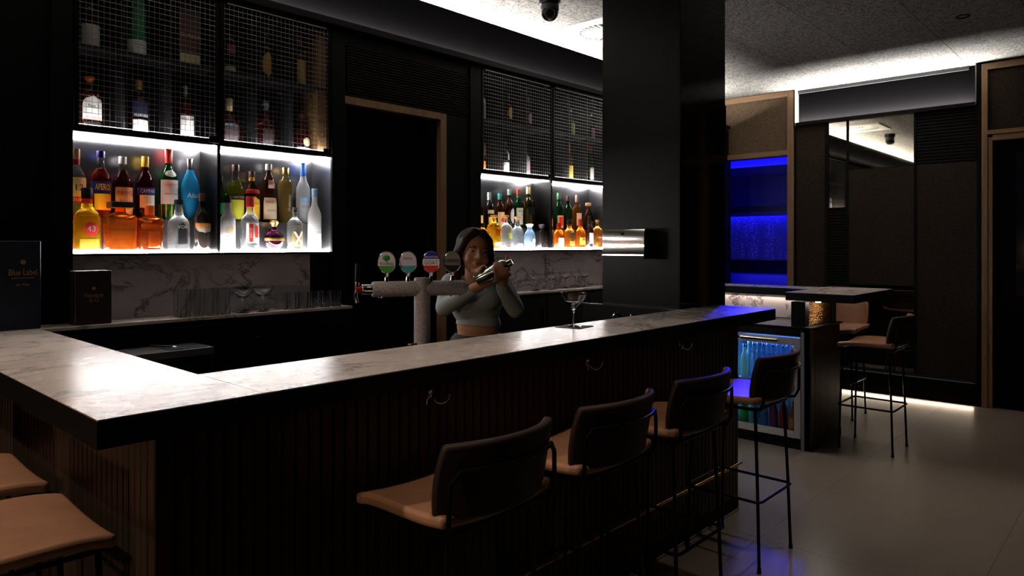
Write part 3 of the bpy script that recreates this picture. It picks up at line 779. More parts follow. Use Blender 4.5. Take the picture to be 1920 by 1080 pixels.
bottle('opaque white coconut rum bottle with black cap beside the divider', 1.728, FY, FZ, .284, .0380, 'tall', g_white, BK, .13, [(.28, .44, 46, CR, 0, 1)], [('MALIBU', .24, .010, BR)], group=LF)
bottle('clear tequila bottle with red cap and slanted red and white label', 1.851, FY, FZ, .287, .0500, 'stout', g_clear, RD, .20, [(.12, .50, 46, WH), (.14, .48, 12, RD, -16), (.22, .44, 14, RD, 22)], [('DISCO', .31, .013, WH, -16, True)], group=LF)
bottle('small round globe bottle of dark purple liqueur with gold crown cap', 1.993, FY, FZ, .160, .0560, 'globe', g_purple, GD, .22, [(.30, .40, 100, GD)], (), ry=.047, group=LF, captype='ball')
bottle('clear vodka bottle with brown panel, white X mark, reading ABSOLUT', 2.120, FY, FZ, .237, .0430, 'flask', g_clear, SV, .12, [(.06, .44, 50, S((.20, .16, .06))), (.08, .42, 9, WH, 0, 0, 32), (.08, .42, 9, WH, 0, 0, -32)], [('ABSOLUT', .54, .014, GD)], group=LF)
bottle('tall white frosted vodka bottle reading BELVEDERE, furthest right on the front shelf', 2.247, FY, FZ, .353, .0385, 'tall', G('milky', (.92, .93, .93), .35, .4), LB, .14, [], [('BELVEDERE', .27, .013, GY)], group=LF)
# right cabinet, rear step
bottle('dark bottle half hidden at the left edge of the right cabinet rear row', 3.690, RY, RZ, .252, .032, 'std', g_dkred, WH, .12, [(.10, .36, 55, CR)], group=RR)
bottle('dark bottle with silver-white cap and white strip label', 3.800, RY, RZ, .268, .0362, 'std', g_blk, WH, .22, [(.40, .50, 60, WH), (.05, .30, 50, CR)], group=RR)
bottle('amber whisky bottle with teal green cap and cream label', 3.914, RY, RZ, .266, .0380, 'std', g_dkwhisky, TEAL, .18, [(.05, .46, 66, CR), (.16, .30, 30, RD, 0, 1)], group=RR)
bottle('dark whisky bottle with pale green cap and white oval label', 4.022, RY, RZ, .305, .0373, 'std', g_brown, S((.25, .5, .45)), .15, [(.12, .52, 40, WH, 10, 1)], group=RR)
bottle('green whiskey bottle with red cap and cream label reading JAMESON', 4.127, RY, RZ, .311, .0378, 'std', g_dkgreen, RD, .14, [(.10, .52, 68, S((.80, .74, .55)))], [('JAMESON', .44, .014, BK), ('*', .30, .02, RD)], group=RR, neckring=GN)
bottle('tall square dark whisky bottle with gold cap and slanted black label', 4.245, RY, RZ, .335, .0470, 'flask', G('smoked', (.10, .07, .015), .75), S((.80, .58, .22)), .17, [(.34, .52, 44, BK)], sq=5, ry=.04, group=RR)
bottle('bottle edge just behind the divider of the right cabinet, dark red', 4.500, RY, RZ, .285, .0340, 'std', g_dkred, BK, .14, [(.08, .30, 50, ORG)], group=RR)
bottle('dark green bottle with green cap and cream label with red patch', 4.632, RY, RZ, .309, .0400, 'std', g_dkgreen, S((.10, .28, .10)), .18, [(.04, .38, 66, CR), (.10, .34, 30, RD, -12)], group=RR)
bottle('dark bottle with brown cap and red cursive lettering on black', 4.758, RY, RZ, .289, .0400, 'std', g_dkgreen, BR, .14, [(.06, .34, 70, BK)], [('Kraken', .26, .018, RD)], group=RR)
bottle('amber rum bottle with pink-grey cap and tall cream label', 4.885, RY, RZ, .304, .0410, 'std', g_whisky, S((.45, .30, .28)), .20, [(.12, .48, 56, S((.78, .66, .52)))], group=RR)
bottle('rounded dark cognac bottle with cork stopper, rightmost in the rear row', 5.047, RY, RZ, .242, .0500, 'urn', g_brown, CORK, .20, [(.08, .34, 60, BR)], group=RR, captype='cork')
# right cabinet, front shelf
bottle('small orange bottle with dark square label beside the head of the bartender', 3.632, FY, FZ, .182, .034, 'square', g_orange, BK, .16, [(.30, .58, 44, S((.20, .05, .02)))], sq=4, group=RF)
bottle('golden yellow bottle with orange label and wooden stopper', 3.752, FY, FZ, .244, .0460, 'square', g_yel, CORK, .13, [(.36, .58, 40, ORG, 12), (.06, .18, 44, WH, 14)], sq=4, ry=.04, group=RF, captype='cork', capw=1.5)
bottle('clear ribbed bottle with yellow-green label and wooden stopper', 3.880, FY, FZ, .248, .0420, 'flask', g_clear, CORK, .12, [(.28, .46, 36, S((.55, .65, .05)), 20)], sq=3, group=RF, captype='cork', capw=1.5)
bottle('clear textured glass bottle with cork stopper', 4.008, FY, FZ, .240, .0480, 'stout', g_clear, CORK, .12, [(.04, .14, 50, PK, 14)], ry=.042, group=RF, captype='cork')
bottle('pale blue and white swirled tequila bottle with round white stopper', 4.150, FY, FZ, .190, .0500, 'urn', g_pale, WH, .16, [(.20, .40, 30, WH, 14, 1)], ry=.043, group=RF, captype='ball')
bottle('black square bottle with oval gold label and ball stopper', 4.296, FY, FZ, .189, .0460, 'square', g_blk, S((.30, .16, .20)), .22, [(.20, .52, 24, S((.45, .22, .05)), 10, 1)], sq=5, ry=.04, group=RF, captype='ball')
bottle('amber bottle with white label, leftmost of the last bay on the front shelf', 4.512, FY, FZ, .202, .0470, 'urn', g_orange, S((.5, .03, .02)), .28, [(.06, .40, 40, WH, -10)], group=RF)
bottle('broad amber whiskey bottle with dark arched label and black cap', 4.652, FY, FZ, .232, .0500, 'stout', g_whisky, BK, .16, [(.34, .54, 44, S((.10, .05, .03)), 0, 2), (.06, .24, 40, ORG)], ry=.043, group=RF)
bottle('amber bottle with red wax cap and lettering, front shelf', 4.805, FY, FZ, .241, .0430, 'stout', g_orange, S((.30, .03, .02)), .24, [(.10, .36, 40, YL, -20)], [('MM', .26, .03, BR, 14)], group=RF)
bottle('slim dark bottle with white paper label, right bay front shelf', 4.930, FY, FZ, .276, .0360, 'std', g_blk, BK, .22, [(.12, .46, 50, WH)], group=RF)
bottle('small amber bourbon bottle with black lettering, rightmost on the front shelf', 5.048, FY, FZ, .242, .0400, 'flask', g_whisky, CORK, .14, [(.14, .42, 40, S((.22, .06, .02)))], [('BOURBON', .36, .009, WH)], sq=3, group=RF, captype='cork')
# behind the mesh
MY, MZ, UZ = 3.705, 1.992, 2.3615
bottle('amber bourbon bottle with white arched label behind the left mesh door', 1.090, MY, MZ, .245, .0474, 'flask', g_amb, ORG, .12, [(.16, .62, 52, WH, 6, 2), (.03, .12, 40, BK, 6)], [('No.3', .42, .016, BK, 6), ('BOURBON', .20, .008, RD, 6)], sq=3, group=ML, captype='cork')
bottle('dark cognac bottle with gold capsule and white lower label reading MARTELL', 1.306, MY, MZ, .265, .0418, 'std', g_dkred, GD, .18, [(.04, .25, 56, WH), (.30, .62, 60, S((.02, .02, .05)))], [('MARTELL', .33, .012, WH)], group=ML)
bottle('dark wine-red bottle with silver neck and tall white label behind mesh', 1.532, MY, MZ, .276, .0411, 'std', g_dkred, SV, .22, [(.05, .42, 56, WH)], [('BOULARD', .36, .013, NV)], group=ML)
bottle('round-shouldered cognac bottle with gold cap, reading MARTELL on dark label', 1.763, MY, MZ, .245, .0640, 'decant', g_dkred, S((.8, .6, .35)), .28, [(.06, .45, 40, S((.05, .035, .04)))], [('MARTELL', .40, .013, LB)], ry=.045, group=ML)
bottle('flared decanter of red-brown cognac with crystal stopper behind mesh', 1.972, MY, MZ, .262, .0620, 'decant', g_dkred, G('stopper', (.8, .88, .95), .9), .22, [(.06, .40, 34, S((.03, .02, .02)))], ry=.045, group=ML, captype='ball')
bottle('teardrop cognac bottle with oval yellow label behind mesh', 2.195, MY, MZ, .225, .0600, 'decant', g_dkred, BR, .16, [(.12, .36, 24, CR, 14, 1), (.02, .09, 50, WH)], ry=.045, group=ML)
bottle('tall bottle with orange bands at the left edge of the right mesh door', 3.672, MY, MZ, .325, .0354, 'std', g_dkwhisky, BK, .16, [(.06, .22, 60, ORG), (.34, .60, 60, BR)], group=ML)
bottle('bottle with square white label and white neck strip behind right mesh', 3.924, MY, MZ, .245, .0400, 'std', g_blk, BR, .12, [(.04, .34, 56, WH, 4), (.42, .70, 14, WH, 14)], group=ML)
bottle('clear bottle with pinkish print on its label behind right mesh', 4.169, MY, MZ, .225, .0357, 'flask', g_frost, SV, .14, [(.06, .50, 56, S((.55, .40, .40)))], group=ML)
bottle('bottle with tall white label behind the post between the right mesh doors', 4.430, MY, MZ, .318, .0380, 'std', g_amb, GD, .25, [(.04, .46, 60, WH)], group=ML)
bottle('golden yellow bottle with orange neck behind the far mesh door', 4.713, MY, MZ, .318, .0405, 'std', g_yel, ORG, .26, [(.06, .38, 50, S((.9, .65, .10)), 8)], group=ML)
bottle('slim bottle with red ball stopper and white label behind the far mesh door', 5.023, MY, MZ, .315, .0320, 'std', g_green, RD, .12, [(.08, .42, 60, WH, 8)], group=ML, captype='ball')
bottle('dark whisky bottle with white round-topped label and gold star, upper left mesh', 1.089, MY, UZ, .300, .0425, 'flask', g_brown, BK, .14, [(.03, .38, 62, S((.62, .58, .52)))], [('*', .66, .04, GD)], group=MU)
tb = tag(empty('bottle_tube', (1.297, MY, UZ)), 'green tube-shaped whisky box with white band near its foot', 'box', MU)
MB().lathe([(.0425, 0), (.0425, .085)], 28).obj('white_band', WH, tb, 40)
MB().lathe([(.0420, .085), (.0420, .335), (.040, .34)], 28).obj('tube', S((.01, .16, .05)), tb, 40)
text_on('lettering', 'Glenlivet', BK, tb, lambda u, v_: Vector((.0433 * math.sin(u / .0433), -.0433 * math.cos(u / .0433), .062 + v_)), .010, .06)
gb = tag(empty('whisky_box', (1.536, MY, UZ)), 'brown cardboard whisky box reading Glenfiddich behind the upper left mesh', 'box', MU)
MB().box(-.055, .055, -.045, .045, 0, .335, .001).obj('carton', S((.10, .045, .035)), gb)
MB().box(-.05, .05, -.0462, -.045, .015, .062).obj('cream_band', S((.65, .58, .40)), gb)
text_on('lettering', 'Glenfiddich', S((.7, .6, .45)), gb, lambda u, v_: Vector((u, -.0465, .155 + v_)), .022, .098)
bottle('slim dark bottle with red shoulder and white foot label, upper second mesh door', 1.762, MY, UZ, .310, .0345, 'std', g_brown, BK, .14, [(.03, .14, 60, S((.6, .55, .45))), (.36, .50, 40, PU)], group=MU)
bottle('bottle with oval amber label, centre of the upper second mesh door', 1.968, MY, UZ, .312, .0358, 'tall', g_dkwhisky, BR, .18, [(.08, .52, 56, S((.45, .24, .05)), 6, 1)], group=MU)
bottle('bottle with square amber label beside the oak strip, upper second mesh door', 2.185, MY, UZ, .315, .0374, 'tall', g_dkwhisky, PU, .22, [(.06, .50, 56, S((.42, .30, .12)), 6)], group=MU)
bottle('pale bottle with grey oval label, upper left of the right mesh', 3.680, MY, UZ, .250, .0300, 'flask', g_frost, BK, .14, [(.10, .50, 60, S((.45, .42, .40)), 0, 1)], group=MU)
bottle('dark bottle with round golden label, upper right mesh', 3.964, MY, UZ, .240, .0340, 'flask', g_brown, BK, .14, [(.20, .60, 50, S((.70, .45, .06)), 8, 1)], group=MU)
bottle('dark green bottle with pinkish round label, upper right mesh', 4.193, MY, UZ, .255, .0338, 'std', g_dkgreen, PU, .14, [(.14, .50, 46, S((.45, .30, .28)), 8, 1)], group=MU)
bottle('narrow dark bottle behind the post, upper right mesh', 4.480, MY, UZ, .240, .0310, 'std', g_brown, SV, .12, [(.14, .50, 40, BR)], group=MU)
bottle('slim bottle with olive green label, upper far mesh door', 4.748, MY, UZ, .235, .0340, 'std', g_dkgreen, SV, .10, [(.06, .50, 56, S((.32, .38, .08)), 8)], group=MU)
bottle('slim bottle with purple label, upper far mesh door', 5.040, MY, UZ, .235, .0310, 'std', g_blk, SV, .10, [(.06, .46, 56, S((.38, .10, .24)), 8)], group=MU)
# oak strip at the right end of the left mesh
st = MB().box(1.268, 1.325, 0.03, 0.20, ZM - ZB, 2.70 - ZB).obj('oak_end_strip', oak_v, CABL)

# ------------------------------------------------------------------ BOXES + GLASSES ON THE BACK COUNTER
bx = tag(empty('gift_box', (0.757, 3.50, 1.10)), 'tall dark blue whisky gift box with gold lettering Blue Label at the far left', 'box')
MB().box(-0.075, 0.075, -0.055, 0.055, 0, 0.365, 0.002).obj('carton', S((0.006, 0.011, 0.026), 0.5), bx)
for s_, zz, hh, mw in (('Blue Label', .235, .026, .098), ('BLENDED SCOTCH WHISKY', .212, .006, .08), ('John Walker', .185, .008, .05)):
    text_on('lettering', s_, GD, bx, lambda u, v_, zz=zz: Vector((u + .012, -.0562, zz + v_)), hh, mw)
MB().cyl((.012, -.0562, .278), (.012, -.0555, .278), .010, n=10).obj('gold_emblem', GD, bx)
hx = tag(empty('gift_box', (1.030, 3.495, 1.10)), 'small brown-black cognac gift box with gold lettering, standing before the marble splashback', 'box')
MB().box(-0.072, 0.072, -0.05, 0.05, 0, 0.235, 0.002).obj('carton', S((0.020, 0.008, 0.008), 0.5), hx)
for s_, zz, hh, mw in (('Hennessy', .128, .020, .075), ('X.O', .105, .017, .04)):
    text_on('lettering', s_, GD, hx, lambda u, v_, zz=zz: Vector((u, -.0512, zz + v_)), hh, mw)
MB().cyl((0, -.0512, .158), (0, -.0505, .158), .008, n=8).obj('gold_emblem', GD, hx)

def tumbler_mesh(h, r, base=0.008):
    m = MB(); t_ = 0.0016
    m.lathe([(r * .9, 0), (r * .92, .001), (r, h), (r - t_, h), (r * .92 - t_, base)], 24)
    return m.mesh('tumbler', 50)
hi_me = tumbler_mesh(.132, .031); lo_me = tumbler_mesh(.090, .034)
def coupe_parts(s=1.0):
    foot = MB().lathe([(.033 * s, 0), (.033 * s, .0015), (.006 * s, .006), (.0035 * s, .012)], 28).mesh('foot', 50)
    stem = MB().lathe([(.0038 * s, .008), (.0034 * s, .03), (.0036 * s, .052 * s), (.006 * s, .068 * s), (.014 * s, .084 * s)], 20).mesh('stem', 60)
    bowl = MB().lathe([(.012 * s, .083 * s), (.028 * s, .094 * s), (.045 * s, .112 * s), (.0535 * s, .130 * s), (.0545 * s, .144 * s), (.0533 * s, .144 * s), (.0522 * s, .130 * s), (.0435 * s, .1135 * s), (.026 * s, .0965 * s), (.004 * s, .090 * s)], 32).mesh('bowl', 60)
    return foot, stem, bowl
cp1 = coupe_parts(1.0); cp2 = coupe_parts(0.9)
ORD = ['first', 'second', 'third', 'fourth', 'fifth', 'sixth', 'seventh']; ROW = ['front', 'rear', 'third']
def glass(me, x, y, label, group, n='highball_glass'):
    o = link(n, me, clear, None, (x, y, 1.10)); tag(o, label, 'glass', group); return o
for j, yy in enumerate((3.462, 3.535)):
    for k in range(4):
        glass(hi_me, 1.425 + k * .066 + j * .012, yy, ORD[k] + ' tall clear highball glass from the left, ' + ROW[j] + ' row of the cluster', 'highball glasses on the back counter')
for j, yy in enumerate((3.462, 3.538)):
    for k in range(5):
        glass(lo_me, 1.985 + k * .0715 - j * .01, yy, ORD[k] + ' short clear tumbler from the left, ' + ROW[j] + ' row near the doorway', 'short tumblers on the back counter', 'tumbler')
def coupe(parts, loc, label, group=None):
    o = tag(empty('coupe_glass', loc), label, 'glass', group)
    for nme, me in zip(('foot', 'stem', 'bowl'), parts): link(nme, me, clear, o)
    return o
for k, (x, y) in enumerate(((1.722, 3.465), (1.775, 3.55), (1.830, 3.465), (1.885, 3.55))):
    coupe(cp2, (x, y, 1.10), ORD[k] + ' clear coupe glass from the left, between highballs and tumblers', 'coupe glasses on the left back counter')
for k, (x, y) in enumerate(((4.02, 3.47), (4.12, 3.54), (4.20, 3.465), (4.31, 3.535), (4.47, 3.545), (4.60, 3.53), (4.72, 3.54))):
    coupe(cp2, (x, y, 1.10), ORD[k] + ' clear stemmed glass from the left, behind the bartender under the right cabinet', 'stemmed glasses on the right back counter')

# ------------------------------------------------------------------ THINGS ON THE BAR
np_ = box('cocktail_napkin', -.06, .06, -.06, .06, 0, .0025, S((.02, .018, .018), .8)); np_.location = (2.385, 1.842, BT); np_.rotation_euler = (0, 0, R(8))
tag(np_, 'square black cocktail napkin on the marble bar under the coupe', 'napkin')
coupe(cp1, (2.38, 1.842, BT + .0026), 'clear crystal coupe glass on a black napkin on the marble bar')

tw_ = tag(empty('beer_tap_tower', (1.705, 2.03, 0.84), R(-26.8)), 'frosted T-shaped beer tap tower with four round badges', 'beer tap')
frost = pbr('frosted_tap_metal', (0.40, 0.36, 0.38), 0.5, 0.35)
a = noise_node(frost, 240, 4, 0.7); bump(frost, a.outputs['Fac'], 0.7, 0.003)
setcol(frost, ramp(frost, a.outputs['Fac'], [(0.35, (0.13, 0.115, 0.125)), (0.65, (0.38, 0.33, 0.35))]))
MB().lathe([(.045, 0), (.045, .02), (.031, .03), (.0300, .43), (.0300, .483), (.027, .487)], 28).obj('column', frost, tw_, 35)
def rodx(x0, x1, r, z, mat, nm, rounded=False, parent=tw_):
    ring = []
    prof = [(x0, r * .0 + 1e-4), (x0, r * .9), (x0 + r * .12, r), (x1 - r * .9, r)] + ([(x1 - r * .45, r * .86), (x1 - r * .1, r * .5), (x1, 1e-4)] if rounded else [(x1, r)])
    m = MB(); m.rings([[Vector((x, rr * math.cos(2 * math.pi * k / 28), z + rr * math.sin(2 * math.pi * k / 28))) for k in range(28)] for x, rr in prof])
    return m.obj(nm, mat, parent, 40)
rodx(-.185, .178, .0285, .447, frost, 'cross_arm', True)
fa = rodx(-.222, -.187, .019, .447, chrome, 'tap_faucet')
MB().cyl((-.245, 0, .447), (-.222, 0, .447), .014).obj('tap_body', S((.35, .03, .02), .2, .6), fa, 40)
MB().tube([(-.24, 0, .444), (-.245, 0, .425), (-.24, 0, .40)], .007).obj('spout', chrome, fa, 40)
MB().cyl((-.24, 0, .455), (-.24, 0, .475), .009).obj('handle_socket', chrome, fa, 40)
MB().cyl((-.24, 0, .475), (-.236, 0, .54), .007, .009).obj('handle', black, fa, 40)
for x in (-.16, -.15, -.07, .03, .11, .145):
    MB().ball((x, 0, .419), .0045, sz=1.3, sub=1).obj('condensation_drop', clear, tw_)
to_cam = (Vector((0, 0, CAM_H)) - Vector((1.70, 2.03, 1.36))).normalized()
bd_rz = math.atan2(to_cam.x, -to_cam.y) * 1.0
def badge(x, top, mid, low, txts, ocol=chrome):
    b0 = MB().cyl((x, 0, .474), (x, 0, .492), .008, .006, 12).obj('badge', chrome, tw_, 40)
    MB().cyl((x, 0, .49), (x, 0, .506), .005, .009, 12).obj('badge_stem', chrome, b0, 40)
    RX, RZ_ = .034, .041
    e2 = empty('badge_holder')
    D.objects.remove(e2)
    rot = Matrix.Rotation(bd_rz - R(-26.8), 4, 'Z')
    cz = .545
    def tr(u, v_, d): return Vector((x, 0, cz)) + (rot @ Vector((u, d, v_)))
    m = MB(); n = 32
    ring = lambda f_, d: [tr(RX * f_ * math.cos(2 * math.pi * k / n), RZ_ * f_ * math.sin(2 * math.pi * k / n), d) for k in range(n)]
    m.rings([ring(.9, .010), ring(1.0, .006), ring(1.0, -.004), ring(.92, -.007)]).obj('badge_rim', ocol, b0, 40)
    def seg(v0, v1, mat, nm):
        mm = MB(); pts = []
        K = 12
        up, dn = [], []
        for k in range(K + 1):
            v_ = v0 + (v1 - v0) * k / K; hw = .92 * RX * math.sqrt(max(0, 1 - (v_ / (.92 * RZ_)) ** 2))
            up.append(mm.bm.verts.new(tr(-hw, v_, -.0078))); dn.append(mm.bm.verts.new(tr(hw, v_, -.0078)))
        for k in range(K):
            mm.bm.faces.new((up[k], dn[k], dn[k + 1], up[k + 1]))
        mm.obj(nm, mat, b0)
    q = .92 * RZ_
    seg(-q, -.35 * q, low, 'badge_print'); seg(-.35 * q, .30 * q, mid, 'badge_print'); seg(.30 * q, q, top, 'badge_print')
    for s_, v_, hh, mat in txts:
        text_on('lettering', s_, mat, b0, lambda u, w_, v_=v_: tr(u, v_ + w_, -.0085), hh, .05)
    return b0, tr
LIL = S((.62, .55, .66)); 
b0, tr = badge(-.132, LIL, LIL, S((.06, .30, .05)), [('YOUNG', -.006, .010, BK)])
MB().ball(tr(0, .016, -.009), .013, 1.25, .25, .8, 2).obj('tree_emblem', S((.05, .30, .04)), b0, 60)
MB().ball(tr(0, .004, -.009), .0025, 1, .5, 2, 1).obj('tree_emblem', S((.05, .20, .04)), b0)
badge(-.053, LIL, S((.60, .50, .66)), S((.05, .32, .38)), [('MATSO', .013, .007, NV), ('1', -.002, .006, PK)])
badge(.034, S((.04, .03, .40)), WH, S((.70, .04, .04)), [('MOUNTAIN', .018, .008, WH), ('GOAT', -.003, .016, NV)])
badge(.116, S((.22, .20, .20)), S((.16, .15, .15)), BK, [('URBAN', .004, .012, BK)])
kn = tag(empty('wall_valve', (1.60, 1.985, 0.84)), 'small chrome valve beside the foot of the tap tower', 'valve')
MB().lathe([(.02, 0), (.02, .01), (.010, .02), (.010, .20), (.016, .21), (.016, .235), (.010, .24)], 20).obj('stem', chrome, kn, 35)
MB().tube([(0, 0, .225), (.03, 0, .245), (.05, 0, .24), (.055, 0, .215)], .007).obj('spout', chrome, kn, 40)
MB().box(.005, .04, -.010, .010, .235, .255, .003).obj('lever', brass, kn)

un = tag(empty('undercounter_unit', (1.05, 3.17, 0)), 'low black machine with sloped rounded lid behind the bar', 'machine')
MB().box(0.0, .39, .02, .225, 0.0, .955, .004).obj('body', black, un)
ul = MB()
pf = [(-.03, .925), (-.02, .958), (.02, .978), (.08, .985), (.39, .985), (.39, .955), (.0, .955), (-.02, .925)]
ul.rings([[Vector((x, .0, z)) for x, z in pf], [Vector((x, .225, z)) for x, z in pf]])
ul.obj('lid', S((.045, .043, .043), .35), un)
MB().box(.20, .37, .03, .20, .985, .988).obj('dark_mat', S((.02, .02, .022), .3), un)
pn = tag(empty('pen', (1.255, 3.27, .9975), R(-62)), 'dark metal pen lying on the lid of the black machine', 'pen')
MB().cyl((-.07, 0, 0), (.05, 0, 0), .0045, n=10).obj('barrel', black_metal, pn, 40)
MB().cyl((.05, 0, 0), (.072, 0, 0), .0045, .001, 10).obj('tip', chrome, pn, 40)
MB().box(-.07, -.03, -.001, .001, .004, .0075).obj('clip', chrome, pn)

# paper towel dispenser on the column, sink below
ds = tag(empty('paper_towel_dispenser', (3.468, 2.25, 1.375)), 'stainless steel paper towel dispenser mounted on the dark column', 'dispenser')
pr_ = [(0, 0.012), (-.108, .012), (-.112, .03), (-.112, .14), (-.104, .160), (0, .162)]
m = MB(); m.rings([[Vector((x, -.142, z)) for x, z in pr_], [Vector((x, .137, z)) for x, z in pr_]]); m.obj('cover', steel, ds, 25)
MB().box(-.108, 0, -.139, .134, -.004, .012).obj('base_tray', black_metal, ds)
MB().box(-.114, -.111, -.142, .137, .012, .020).obj('lower_lip', chrome, ds)
MB().cyl((-.1125, 0, .135), (-.115, 0, .135), .009, n=16).obj('lock', black, ds, 40)
MB().box(-.118, -.112, -.006, .006, .128, .132).obj('lock_tab', black_metal, ds)

sk = tag(empty('hand_sink', (3.05, 1.94, 0)), 'stainless hand sink with splash plate and small taps against the column', 'sink')
MB().box(.40, .412, .01, .66, .86, 1.092).obj('splash_plate', brushed_black, sk)
MB().box(.392, .412, .005, .665, 1.088, 1.096).obj('splash_rim', chrome, sk)
si = MB()
si.rings([[Vector((x, y, z)) for x, y in ((0.02 + i_, .01 + i_), (.40 - i_, .01 + i_), (.40 - i_, .60 - i_), (.02 + i_, .60 - i_))] for i_, z in ((0, .80), (0, .88), (.04, .88), (.06, .80))])
si.obj('basin', steel, sk)
for x, y in ((.05, .05), (.37, .05), (.05, .55), (.37, .55)): MB().cyl((x, y, 0), (x, y, .80), .015, n=10).obj('leg', steel, sk)
for y in (.25, .36):
    MB().tube([(.36, y, .88), (.36, y, 1.03), (.34, y, 1.055), (.28, y - .02, 1.06), (.25, y - .03, 1.04)], .008, 8).obj('tap', chrome, sk, 40)

# ------------------------------------------------------------------ BAR STOOLS
def grid_pad(nu, nv, fn, th, nm, mat_top, parent, mat_back=None, dark_rim=False):
    bm = bmesh.new(); top = []; bot = []
    for i in range(nu + 1):
        rt, rb = [], []
        for j in range(nv + 1):
            p, nrm = fn(2 * i / nu - 1, 2 * j / nv - 1)
            rt.append(bm.verts.new(p + nrm * th / 2)); rb.append(bm.verts.new(p - nrm * th / 2))
        top.append(rt); bot.append(rb)
    for i in range(nu):
        for j in range(nv):
            bm.faces.new((top[i][j], top[i + 1][j], top[i + 1][j + 1], top[i][j + 1])).material_index = 0
            f_ = bm.faces.new((bot[i][j], bot[i][j + 1], bot[i + 1][j + 1], bot[i + 1][j])); f_.material_index = 1 if mat_back else 0
    border = [(i, 0) for i in range(nu)] + [(nu, j) for j in range(nv)] + [(i, nv) for i in range(nu, 0, -1)] + [(0, j) for j in range(nv, 0, -1)]
    for (a_, b_) in zip(border, border[1:] + border[:1]):
        bm.faces.new((top[a_[0]][a_[1]], bot[a_[0]][a_[1]], bot[b_[0]][b_[1]], top[b_[0]][b_[1]])).material_index = 1 if dark_rim else 0
    bmesh.ops.recalc_face_normals(bm, faces=bm.faces)
    me = D.meshes.new(nm); bm.to_mesh(me); bm.free()
    me.polygons.foreach_set('use_smooth', [True] * len(me.polygons)); me.set_sharp_from_angle(angle=R(60))
    me.materials.append(mat_top)
    if mat_back: me.materials.append(mat_back)
    o = link(nm, me, None, parent)
    bv = o.modifiers.new('soften', 'BEVEL'); bv.width = th * 0.38; bv.segments = 3; bv.limit_method = 'ANGLE'; bv.angle_limit = R(50)
    return o
def squircle(u, v_, k=0.93):
    # square grid -> rounded square
    return u * math.sqrt(max(0, 1 - (1 - k) * v_ * v_ * abs(u) ** 3)), v_ * math.sqrt(max(0, 1 - (1 - k) * u * u * abs(v_) ** 3))
def make_stool():
    o = empty('bar_stool')
    def seat(u, v_):
        a_, b_ = squircle(u, v_)
        x, y = a_ * .218, b_ * .190 - .005
        z = .742 + .016 * a_ * a_ - .020 * max(0, b_) ** 3 + .022 * max(0, -b_ - .35) ** 2
        return Vector((x, y, z)), Vector((0, 0, 1))
    grid_pad(18, 16, seat, .034, 'seat', leather, o)
    def back(u, v_):
        a_, b_ = squircle(u, v_, .90)
        th = a_ * 0.62
        rr = .365
        x = rr * math.sin(th); y = -.235 + rr * (1 - math.cos(th)) * 1.15
        z = .858 + b_ * .103
        y -= .02 * b_
        return Vector((x, y, z)), Vector((-math.sin(th) * .9, math.cos(th), 0.1)).normalized()
    grid_pad(22, 10, back, .028, 'backrest', leather, o, leather_back, True)
    r = .0075
    for sx in (-1, 1):
        MB().tube([(sx * .160, -.150, .718), (sx * .170, -.165, .36), (sx * .178, -.176, .006)], r, 8).obj('leg', black_metal, o, 40)
        MB().tube([(sx * .160, .150, .718), (sx * .170, .165, .36), (sx * .178, .172, .006)], r, 8).obj('leg', black_metal, o, 40)
        for y in (-.176, .172): MB().cyl((sx * .178, y, 0), (sx * .178, y, .022), .010, .0085, 10).obj('foot_cap', black, o, 40)
    def rect(x, y, z, rc=.03):
        pts = []
        for cx, cy, a0 in ((x - rc, y - rc, 0), (-x + rc, y - rc, 90), (-x + rc, -y + rc, 180), (x - rc, -y + rc, 270)):
            for k in range(5):
                a_ = R(a0 + k * 22.5); pts.append((cx + rc * math.cos(a_), cy + rc * math.sin(a_), z))
        return pts
    MB().tube(rect(.183, .181, .31), .0068, 8, True).obj('foot_ring', black_metal, o, 40)
    MB().tube(rect(.176, .166, .716), .007, 8, True).obj('seat_frame', black_metal, o, 40)
    hoop = []
    for k in range(15):
        a_ = (2 * k / 14 - 1); th = a_ * .53
        hoop.append((.395 * math.sin(th), -.262 + .395 * (1 - math.cos(th)) * 1.1, .890))
    pts = [(-.170, -.120, .716), (-.195, -.190, .725), (-.204, -.205, .76)] + [(hoop[0][0], hoop[0][1] - .005, .86)] + hoop[1:-1] + [(hoop[-1][0], hoop[-1][1] - .005, .86)] + [(.204, -.205, .76), (.195, -.190, .725), (.170, -.120, .716)]
    MB().tube(pts, .0068, 8).obj('back_hoop', black_metal, o, 40)
    return o
stool0 = make_stool()
spots = [((1.365, 1.488, 0), 0, 'tan leather bar stool nearest the camera along the bar front'),
         ((1.914, 1.488, 0), 0, 'tan leather bar stool second from the camera along the bar front'),
         ((2.492, 1.488, 0), 0, 'tan leather bar stool third from the camera along the bar front'),
         ((3.205, 1.488, 0), 0, 'bar stool at the far end of the bar front, beside the small fridge'),
         ((0.425, 2.055, 0), -90, 'tan leather bar stool in the bottom left corner, nearest the camera'),
         ((0.425, 2.610, 0), -90, 'tan leather bar stool at the left edge, behind the corner stool'),
         ((5.470, 1.535, 0), 0, 'bar stool at the second raised counter, in front of the slatted panel'),
         ((6.330, 2.060, 0), 90, 'bar stool behind the second raised counter, its tan backrest facing the room')]
for i, (loc, rz, lab) in enumerate(spots):
    o = stool0 if i == 0 else copy_tree(stool0)
    o.location = loc; o.rotation_euler = (0, 0, R(rz))
    tag(o, lab, 'bar stool', 'tan leather bar stools with thin black legs')

